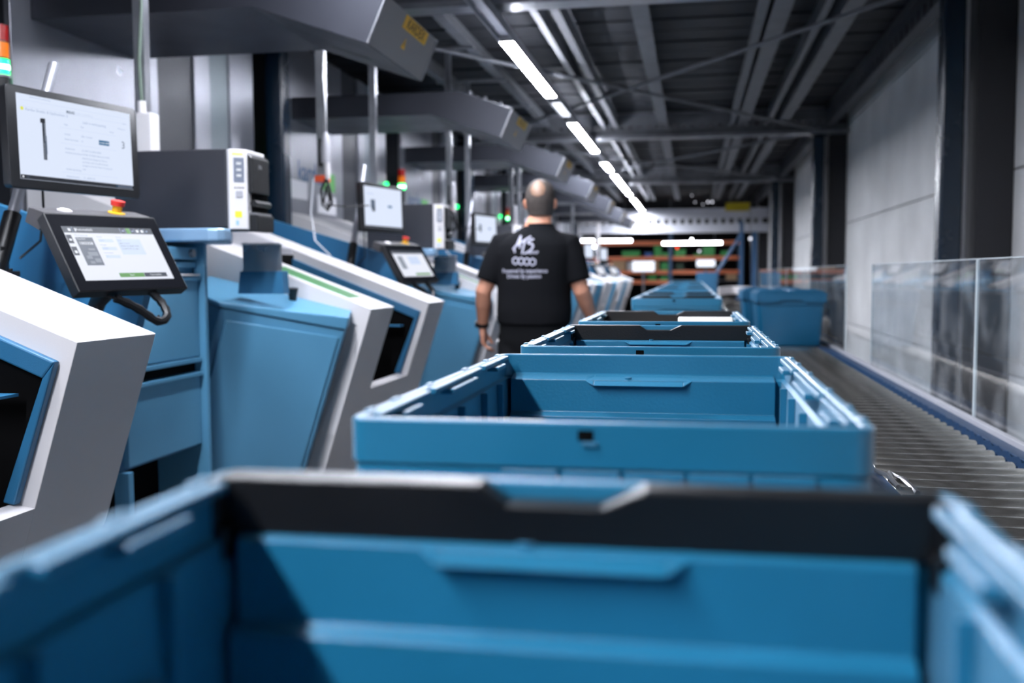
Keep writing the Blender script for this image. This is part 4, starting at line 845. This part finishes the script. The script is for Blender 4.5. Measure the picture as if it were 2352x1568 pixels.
# pallet racks
RY = 29.0
t = thing('pallet_rack', 'far storage rack with orange beams and blue uprights', 'rack', (-1.2, RY, 0))
for z in (2.13, 1.70, 1.30, 1.02):
    B(-4.0, 1.35 if z != 1.02 else -0.6, RY - 0.06, RY, z - 0.055, z + 0.055).build('orange_beam', ORANGE, t)
    B(-4.0, 1.35, RY + 0.01, RY + 1.1, z + 0.02, z + 0.05).build('shelf_board', GALVD, t)
for x in (-3.95, -0.62, 1.35):
    for yy in (RY - 0.07, RY + 1.1): B(x - 0.05, x + 0.05, yy - 0.08, yy, 0, 2.75).build('upright', RACKB, t)
for x0, x1, zz, h, m, nm in [(-2.0, -1.5, 1.75, 0.16, GREEN, 'long green bin left of the rack upright on the second shelf'), (-1.35, -1.15, 1.75, 0.12, mat('blue_bin', (60, 110, 180), 0.5), 'small blue bin on the second shelf'), (-1.08, -0.88, 1.75, 0.30, GREEN, 'tall green bin on the second shelf left of the upright'), (-0.85, -0.68, 1.75, 0.12, GREEN, 'low green bin touching the upright on the second shelf'),
                          (-0.5, -0.2, 1.75, 0.2, GREEN, 'green bin right of the rack upright on the second shelf'), (0.3, 0.62, 1.75, 0.28, GREEN, 'green bin below the right far tube'), (0.05, 0.28, 1.75, 0.08, GREEN, 'flat green bin on the second shelf'), (0.8, 1.0, 1.75, 0.14, GREEN, 'green bin at the right end of the second shelf'),
                          (-1.85, -1.72, 1.355, 0.24, WBOX, 'narrow white carton left of the large bright one'), (-1.05, -0.95, 1.355, 0.26, TAN, 'narrow tan carton on the third shelf'), (-0.88, -0.68, 1.355, 0.22, GREEN, 'green bin on the third shelf beside the upright'),
                          (-0.45, -0.25, 1.355, 0.18, mat('dark_green_bin', (30, 70, 50), 0.5), 'dark green bin on the third shelf'), (-2.3, -1.9, 1.355, 0.3, TAN, 'tan carton at the left end of the third shelf'), (-1.25, -1.02, 1.07, 0.17, GREEN, 'green bin on the lowest shelf'), (-0.9, -0.7, 1.07, 0.10, GREEN, 'flat green bin on the lowest shelf'),
                          (0.95, 1.25, 1.07, 0.2, TAN, 'tan carton on the lowest shelf at the right end')]:
    q = B(x0, x1, RY + 0.02, RY + 0.4, zz + 0.0001, zz + h); q.box(x0 - 0.01, x1 + 0.01, RY + 0.01, RY + 0.41, zz + h - 0.025, zz + h)
    tag(q.build('storage_bin' if m not in (WBOX, TAN) else 'carton', m, origin=((x0 + x1) / 2, RY + 0.2, zz)), nm, 'bin' if m not in (WBOX, TAN) else 'carton', 'bins and cartons on the far rack')
# bright screens in front of the rack
for (x0, x1, z0, z1, y, lb) in ((-1.66, -1.02, 1.31, 1.62, 28.0, 'wide bright blue-white screen in front of the far rack'), (0.10, 0.62, 1.43, 1.64, 27.6, 'bright white screen in front of the far rack, right')):
    t = thing('far_screen', lb, 'screen', ((x0 + x1) / 2, y, z0), 'bright screens at the far end'); B(x0, x1, y, y + 0.04, z0, z1).build('frame', BLK, t, bevel=0.005)
    B(x0 + 0.015, x1 - 0.015, y - 0.003, y - 0.0005, z0 + 0.015, z1 - 0.015).build('screen', mat('far_screen_light', (0, 0, 0), 0.3, emit=(236, 242, 255), estr=1.6), t)
    B((x0 + x1) / 2 - 0.03, (x0 + x1) / 2 + 0.03, y + 0.041, y + 0.08, 0, z1 - 0.05).build('stand', GALVD, t)
# blue A-frame and control post at the right
t = thing('diagonal_support', 'blue diagonal brace frame right of the far shelves', 'support', (1.1, 22.5, 0))
q = MB(); q.tube([(0.55, 22.5, 1.3), (1.08, 22.5, 2.15)], 0.035, 8); q.build('diagonal', RACKB, t); q = MB(); q.tube([(0.42, 22.5, 0), (0.55, 22.5, 1.3)], 0.035, 8); q.build('lower_leg', RACKB, t)
B(1.02, 1.10, 22.46, 22.54, 0, 2.4).build('upright', RACKB, t)
t = thing('conveyor_curve', 'rounded white guard where the conveyor turns at the far end', 'guard', (0.62, 9.0, 0))
q = MB(); rr_ = []
for i in range(13):
    a = math.radians(180 * i / 12); rr_.append([(0.60 + (0.26) * math.cos(a) * f, 13.4 + 2.2 * math.sin(a) * f, z) for f, z in ((1, 0.95), (1, 1.06), (0.93, 1.07), (0.93, 0.95))])
q.rings(rr_); q.build('curved_sheet', WHITE, t, smooth=True)
for x in (0.345, 0.855): B(x - 0.015, x + 0.015, 13.385, 13.415, 0, 0.95).build('leg', GALVD, t)
# dark blue tub stack at the end of the crate row
tag(B(0.08, 0.44, 18.6, 19.0, 0.0, 1.28).build('blue_cabinet', CABD, origin=(0.26, 18.8, 0), bevel=0.01), 'dark blue cabinet at the far end of the crate row', 'cabinet')
# overhead grey ladder frame beyond the man
t = thing('cable_ladder', 'pale overhead frame of bars right of the man\'s head', 'cable ladder', (-2.3, 20, 2.6))
for z in (2.75, 2.45): B(-3.5, -2.1, 23.7, 23.75, z, z + 0.06).build('bar', WHITE, t)
for x in (-2.75, -2.25): B(x, x + 0.08, 23.751, 23.82, 0.0, 3.08).build('upright', WHITE, t)

# ================================================================== THE MAN
def lathe_ring(cx_, cy2, z, hw, hd, n=24, tilt=0.0, sq=2.3):
    out = []
    for i in range(n):
        a = 2 * math.pi * i / n; c_, s_ = math.cos(a), math.sin(a)
        out.append((cx_ + hw * math.copysign(abs(c_) ** (2 / sq), c_), cy2 + hd * math.copysign(abs(s_) ** (2 / sq), s_), z + tilt * s_))
    return out
def remesh(mb, name, m, parent, vox=0.008, smooth=4):
    me = mb.mesh(name + '_src'); o = bpy.data.objects.new(name + '_src', me); COL.objects.link(o)
    r = o.modifiers.new('r', 'REMESH'); r.mode = 'VOXEL'; r.voxel_size = vox
    s = o.modifiers.new('s', 'SMOOTH'); s.iterations = smooth; s.factor = 0.5
    dg = bpy.context.evaluated_depsgraph_get(); res = bpy.data.meshes.new_from_object(o.evaluated_get(dg))
    bpy.data.objects.remove(o); bpy.data.meshes.remove(me)
    org = ORI[parent.name]; res.transform(Matrix.Translation(-Vector(org))); res.name = name
    res.materials.clear(); res.materials.append(m)
    for p in res.polygons: p.use_smooth = True
    ob = bpy.data.objects.new(name, res); COL.objects.link(ob); ob.parent = parent; ORI[ob.name] = org
    return ob
MX, MY = -0.868, 5.5
man = thing('person', 'man in a black t-shirt and black trousers walking away, watch on his left wrist', 'person', (MX, MY, 0))
b = MB()
hx = -0.832     # head centre
# legs, torso, neck, head as one skin
torso = [(0.86, 0.165, 0.115, 0), (0.95, 0.185, 0.13, 0), (1.05, 0.188, 0.135, 0.005), (1.15, 0.185, 0.135, 0.01), (1.28, 0.195, 0.13, 0), (1.38, 0.195, 0.115, -0.005), (1.45, 0.16, 0.095, -0.01), (1.50, 0.095, 0.07, -0.01), (1.545, 0.075, 0.062, 0.0), (1.60, 0.062, 0.062, 0.015)]
b.rings([lathe_ring(MX + (0.036 * max(0, (z - 1.4) / 0.2) if z > 1.4 else 0), MY + dy, z, w, d) for z, w, d, dy in torso])
head = [(1.555, 0.045, 0.050, 0.045), (1.585, 0.060, 0.075, 0.035), (1.62, 0.070, 0.090, 0.020), (1.66, 0.077, 0.098, 0.010), (1.70, 0.079, 0.100, 0.005), (1.735, 0.073, 0.093, 0.005), (1.765, 0.056, 0.072, 0.005), (1.782, 0.032, 0.045, 0.005), (1.788, 0.012, 0.016, 0.005)]
b.rings([lathe_ring(hx, MY + dy, z, w, d, 24, 0, 2.1) for z, w, d, dy in head])
fy = MY + 0.108    # face (looks away from the camera, +y)
b.rings([lathe_ring(hx, fy + 0.002, 1.625, 0.013, 0.022, 10), lathe_ring(hx, fy - 0.004, 1.665, 0.008, 0.014, 10), lathe_ring(hx, fy - 0.01, 1.69, 0.006, 0.008, 10)])          # nose
b.rings([lathe_ring(hx, fy - 0.014, 1.596, 0.022, 0.014, 12), lathe_ring(hx, fy - 0.014, 1.606, 0.022, 0.014, 12)])   # mouth
b.rings([lathe_ring(hx, fy - 0.018, 1.565, 0.02, 0.018, 12), lathe_ring(hx, fy - 0.018, 1.58, 0.024, 0.018, 12)])     # chin
for s in (-1, 1):     # ears
    b.rings([lathe_ring(hx + s * 0.083, MY + 0.01, 1.628, 0.006, 0.010, 10), lathe_ring(hx + s * 0.088, MY + 0.004, 1.655, 0.008, 0.018, 10), lathe_ring(hx + s * 0.086, MY, 1.683, 0.006, 0.014, 10)])
    # legs
    x = MX + s * 0.095; st_ = s * 0.14
    b.tube([(x, MY, 0.90), (x + s * 0.01, MY + st_ * 0.4, 0.70), (x + s * 0.01, MY + st_ * 0.8, 0.48), (x + s * 0.01, MY + st_ * 0.7, 0.30), (x + s * 0.01, MY + st_, 0.09)], [0.10, 0.088, 0.06, 0.056, 0.04], 16)
    b.tube([(x + s * 0.01, MY + st_ - 0.05, 0.05), (x + s * 0.015, MY + st_ + 0.06, 0.045), (x + s * 0.02, MY + st_ + 0.16, 0.03)], [0.036, 0.042, 0.028], 12)
# arms: (shoulder, elbow, wrist)
SH = {-1: [Vector((MX - 0.165, MY, 1.435)), Vector((-1.150, MY - 0.03, 1.175)), Vector((-1.174, MY + 0.05, 0.965))], 1: [Vector((MX + 0.180, MY, 1.430)), Vector((-0.602, MY - 0.01, 1.175)), Vector((-0.545, MY + 0.10, 1.000))]}
def hand(b, wrist, d, side, palmn):
    """d = pointing direction, side = towards the thumb, palmn = palm normal"""
    d = d.normalized(); side = (side - d * side.dot(d)).normalized(); pn = d.cross(side)
    if pn.dot(palmn) < 0: pn = -pn
    kn = wrist + d * 0.092
    for i, o in enumerate((0.030, 0.010, -0.010, -0.028)):
        b.tube([wrist + side * o * 0.45, wrist + d * 0.045 + side * o * 0.9, kn + side * o], [0.020, 0.0165, 0.0125], 8)
        L_ = (0.070, 0.080, 0.074, 0.058)[i]; a = 0.35 + 0.12 * i
        p0 = kn + side * o; p1 = p0 + (d * math.cos(a) + pn * math.sin(a)) * L_ * 0.45; a2 = a + 0.55
        p2 = p1 + (d * math.cos(a2) + pn * math.sin(a2)) * L_ * 0.32; a3 = a2 + 0.35; p3 = p2 + (d * math.cos(a3) + pn * math.sin(a3)) * L_ * 0.25
        b.tube([p0 - d * 0.006, p1, p2, p3], [0.0098, 0.0092, 0.0085, 0.0068], 8)
    t0 = wrist + d * 0.025 + side * 0.020; t1 = t0 + (side * 0.7 + d * 0.8 + pn * 0.35).normalized() * 0.042; t2 = t1 + (side * 0.25 + d + pn * 0.5).normalized() * 0.034; t3 = t2 + (d + pn * 0.7).normalized() * 0.022
    b.tube([t0, t1, t2, t3], [0.016, 0.0125, 0.011, 0.008], 8)
for s in (-1, 1):
    a, e, w = SH[s]
    b.tube([a, a.lerp(e, 0.4), a.lerp(e, 0.85), e, e.lerp(w, 0.35), e.lerp(w, 0.75), w], [0.064, 0.056, 0.047, 0.046, 0.045, 0.034, 0.029], 16)
    hand(b, w, Vector((s * -0.02 + 0.06, 0.06, -1)), Vector((0, 1, 0)), Vector((-s, 0, 0)))
skin = remesh(b, 'body', SKIN, man, 0.0065, 3)
# hair: thin shell over back and sides with a bare crown
q = MB(); rs = []
hh = [(1.590, 0.064, 0.084, 0.018), (1.62, 0.0745, 0.0945, 0.018), (1.66, 0.081, 0.102, 0.009), (1.70, 0.083, 0.104, 0.004), (1.728, 0.079, 0.099, 0.004), (1.752, 0.069, 0.087, 0.004), (1.772, 0.053, 0.069, 0.004), (1.786, 0.032, 0.044, 0.004), (1.793, 0.008, 0.012, 0.004)]
for z, w, d, dy in hh:
    ring = lathe_ring(hx, MY + dy, z, w, d, 32, 0, 2.1)
    rs.append(ring)
n = 32; vs = []; fs = []
keep = [i for i in range(n + 1)]
# angles from 175deg..365deg (back half, -y), plus sides
idx = [i % n for i in range(14, 35)]
for r in rs: vs += [r[i] for i in idx]
inner = []
for (z, w, d, dy) in hh:
    r = lathe_ring(hx, MY + dy, z, w - 0.007, d - 0.007, 32, 0, 2.1); inner += [r[i] for i in idx]
m_ = len(idx); N = len(vs)
for k in range(len(rs) - 1):
    for i in range(m_ - 1):
        fs.append((k * m_ + i, k * m_ + i + 1, (k + 1) * m_ + i + 1, (k + 1) * m_ + i))
        fs.append((N + k * m_ + i, N + (k + 1) * m_ + i, N + (k + 1) * m_ + i + 1, N + k * m_ + i + 1))
q.add(vs + inner, fs)
ho = q.build('hair', HAIR, man, smooth=True)
# bare spot at the back of the crown
def hsurf(a, z):
    for (z0, w0, d0, y0), (z1, w1, d1, y1) in zip(hh[:-1], hh[1:]):
        if z0 <= z <= z1:
            f = (z - z0) / (z1 - z0); w, d, dy = w0 + (w1 - w0) * f + 0.0012, d0 + (d1 - d0) * f + 0.0012, y0 + (y1 - y0) * f
            c_, s_ = math.cos(a), math.sin(a)
            return (hx + w * math.copysign(abs(c_) ** (2 / 2.1), c_), MY + dy + d * math.copysign(abs(s_) ** (2 / 2.1), s_), z)
q = MB(); G = 12; vs = []; fs = []
for i in range(G + 1):
    for j in range(G + 1):
        vs.append(hsurf(math.radians(270 - 30 + 60 * i / G), 1.690 + 0.092 * j / G))
for i in range(G):
    for j in range(G):
        if ((i + .5) / G - .5) ** 2 + ((j + .5) / G - .5) ** 2 < 0.24: fs.append((i * (G + 1) + j, (i + 1) * (G + 1) + j, (i + 1) * (G + 1) + j + 1, i * (G + 1) + j + 1))
q.add(vs, fs); q.build('bald_spot', mat('bald_spot_skin', (128, 98, 80), 0.5), man, smooth=True)
# eyes
for s in (-1, 1): MB().tube([(hx + s * 0.03, fy - 0.030, 1.672), (hx + s * 0.03, fy - 0.0135, 1.672)], [0.012, 0.008], 10).build('eye', mat('eye_white', (220, 220, 220), 0.3), man, smooth=True)
# t-shirt
q = MB()
sh = [(0.985, 0.190, 0.150, 0), (1.0, 0.206, 0.152, 0.0), (1.06, 0.212, 0.157, 0.005), (1.15, 0.208, 0.157, 0.01), (1.24, 0.210, 0.152, 0.005), (1.32, 0.218, 0.145, 0), (1.38, 0.226, 0.135, -0.006), (1.43, 0.215, 0.122, -0.012), (1.465, 0.182, 0.108, -0.012), (1.493, 0.140, 0.092, -0.01), (1.518, 0.102, 0.080, -0.004), (1.537, 0.080, 0.074, 0.0)]
q.rings([lathe_ring(MX + (0.030 * max(0, (z - 1.42) / 0.12) if z > 1.42 else 0), MY + dy, z, w, d, 28) for z, w, d, dy in sh])
for s in (-1, 1):
    a, e, w = SH[s]; end = a.lerp(e, 0.80)
    q.tube([a - Vector((s * 0.05, 0, -0.01)), a + Vector((s * 0.012, 0, 0.0)), a.lerp(e, 0.3) + Vector((s * 0.008, 0, 0)), end], [0.066, 0.076, 0.075, 0.070], 20)
shirt = remesh(q, 't_shirt', SHIRT, man, 0.0075, 5)
MB().rings([lathe_ring(MX + 0.031, MY, 1.532, 0.078, 0.073), lathe_ring(MX + 0.032, MY, 1.547, 0.0745, 0.070)]).build('collar', SHIRT, man, smooth=True)
# trousers + shoes
q = MB(); q.rings([lathe_ring(MX, MY, z, w, d) for z, w, d in ((0.80, 0.19, 0.135), (0.9, 0.198, 0.145), (0.99, 0.196, 0.142), (1.03, 0.190, 0.14))])
for s in (-1, 1):
    x = MX + s * 0.095; st_ = s * 0.14
    q.tube([(x, MY, 0.88), (x + s * 0.01, MY + st_ * 0.4, 0.70), (x + s * 0.01, MY + st_ * 0.8, 0.48), (x + s * 0.01, MY + st_ * 0.75, 0.30), (x + s * 0.01, MY + st_, 0.085)], [0.112, 0.104, 0.082, 0.076, 0.07], 18)
remesh(q, 'trousers', TROU, man, 0.009, 4)
for s in (-1, 1):
    x = MX + s * 0.105; yy = MY + s * 0.14
    q = MB(); q.rings([lathe_ring(x + s * 0.005, yy + 0.055, 0.0, 0.050, 0.145, 20), lathe_ring(x + s * 0.005, yy + 0.055, 0.02, 0.054, 0.148, 20), lathe_ring(x + s * 0.005, yy + 0.045, 0.06, 0.048, 0.13, 20), lathe_ring(x, yy, 0.10, 0.045, 0.06, 20)]); q.build('shoe', SHOE, man, smooth=True)
# watch
w = SH[-1][2]; e = SH[-1][1]; d = (e - w).normalized()
MB().tube([w + d * 0.012, w + d * 0.034], 0.0345, 20).build('watch_strap', BLACKP, man, smooth=True)['label'] = 'black wrist watch strap'
q = MB(); q.tube([w + d * 0.023 + Vector((-0.030, 0, 0)), w + d * 0.023 + Vector((-0.042, 0, 0))], 0.019, 16); q.build('watch_case', BLK, man, smooth=True)
# print on the back, wrapped onto the shirt
org = Vector(ORI[man.name]); bvh = BVHTree.FromPolygons([v.co + org for v in shirt.data.vertices], [tuple(p.vertices) for p in shirt.data.polygons])
def wrap(mb, name):
    out = []
    for x, y, z in mb.v:
        h = bvh.ray_cast(Vector((x, MY - 1, z)), Vector((0, 1, 0)))[0]
        out.append((x, (h.y if h else MY - 0.14) - 0.0022, z))
    mb.v = out; return mb.build(name, PRINT, man)
def strip(mb, pts, w):
    for (a, b) in zip(pts[:-1], pts[1:]):
        a, b = Vector((a[0], 0, a[1])), Vector((b[0], 0, b[1])); d = (b - a).normalized(); s_ = Vector((d.z, 0, -d.x)) * w / 2; a = a - d * w * 0.25; b = b + d * w * 0.25
        N_ = 3
        for i in range(N_):
            p, r = a.lerp(b, i / N_), a.lerp(b, (i + 1) / N_); mb.add([p - s_, p + s_, r + s_, r - s_], [(0, 1, 2, 3)])
def K(px, py): return (-0.834 + (px - 1240) * 0.002437, 1.789 - (py - 413) * 0.00243)   # print layout on the back, metres
q = MB()
for st_ in ([(1187, 571), (1196, 560), (1203, 541), (1203, 568)], [(1190, 571), (1191, 578)], [(1188, 569), (1200, 559), (1216, 549), (1226, 543)], [(1214, 552), (1211, 566), (1208, 581)], [(1233, 549), (1226, 551), (1221, 555), (1222, 558), (1231, 560), (1233, 565), (1229, 572), (1221, 578), (1213, 581)]):
    strip(q, [K(*p) for p in st_], 0.0095)
wrap(q, 'shirt_print')
q = MB()
for c_ in ((1193, 597), (1206, 598), (1219, 599), (1232, 600)):
    pts = [K(c_[0] + 7.2 * math.cos(math.radians(60 * i + 30)), c_[1] + 7.8 * math.sin(math.radians(60 * i + 30))) for i in range(7)]; strip(q, pts, 0.008)
wrap(q, 'shirt_print')
for tx_, px_, py_, sz in (('GROUP', 1233, 579, 0.020), ('Powered by experience', 1213, 620, 0.031), ('Driven by passion', 1212, 632, 0.031)):
    wrap(textmb(tx_, sz, (K(px_, py_)[0], 0, K(px_, py_)[1]), (1, 0, 0), (0, 0, 1), 'CENTER', 0, 0, 0.0007, 0.86), 'shirt_print')
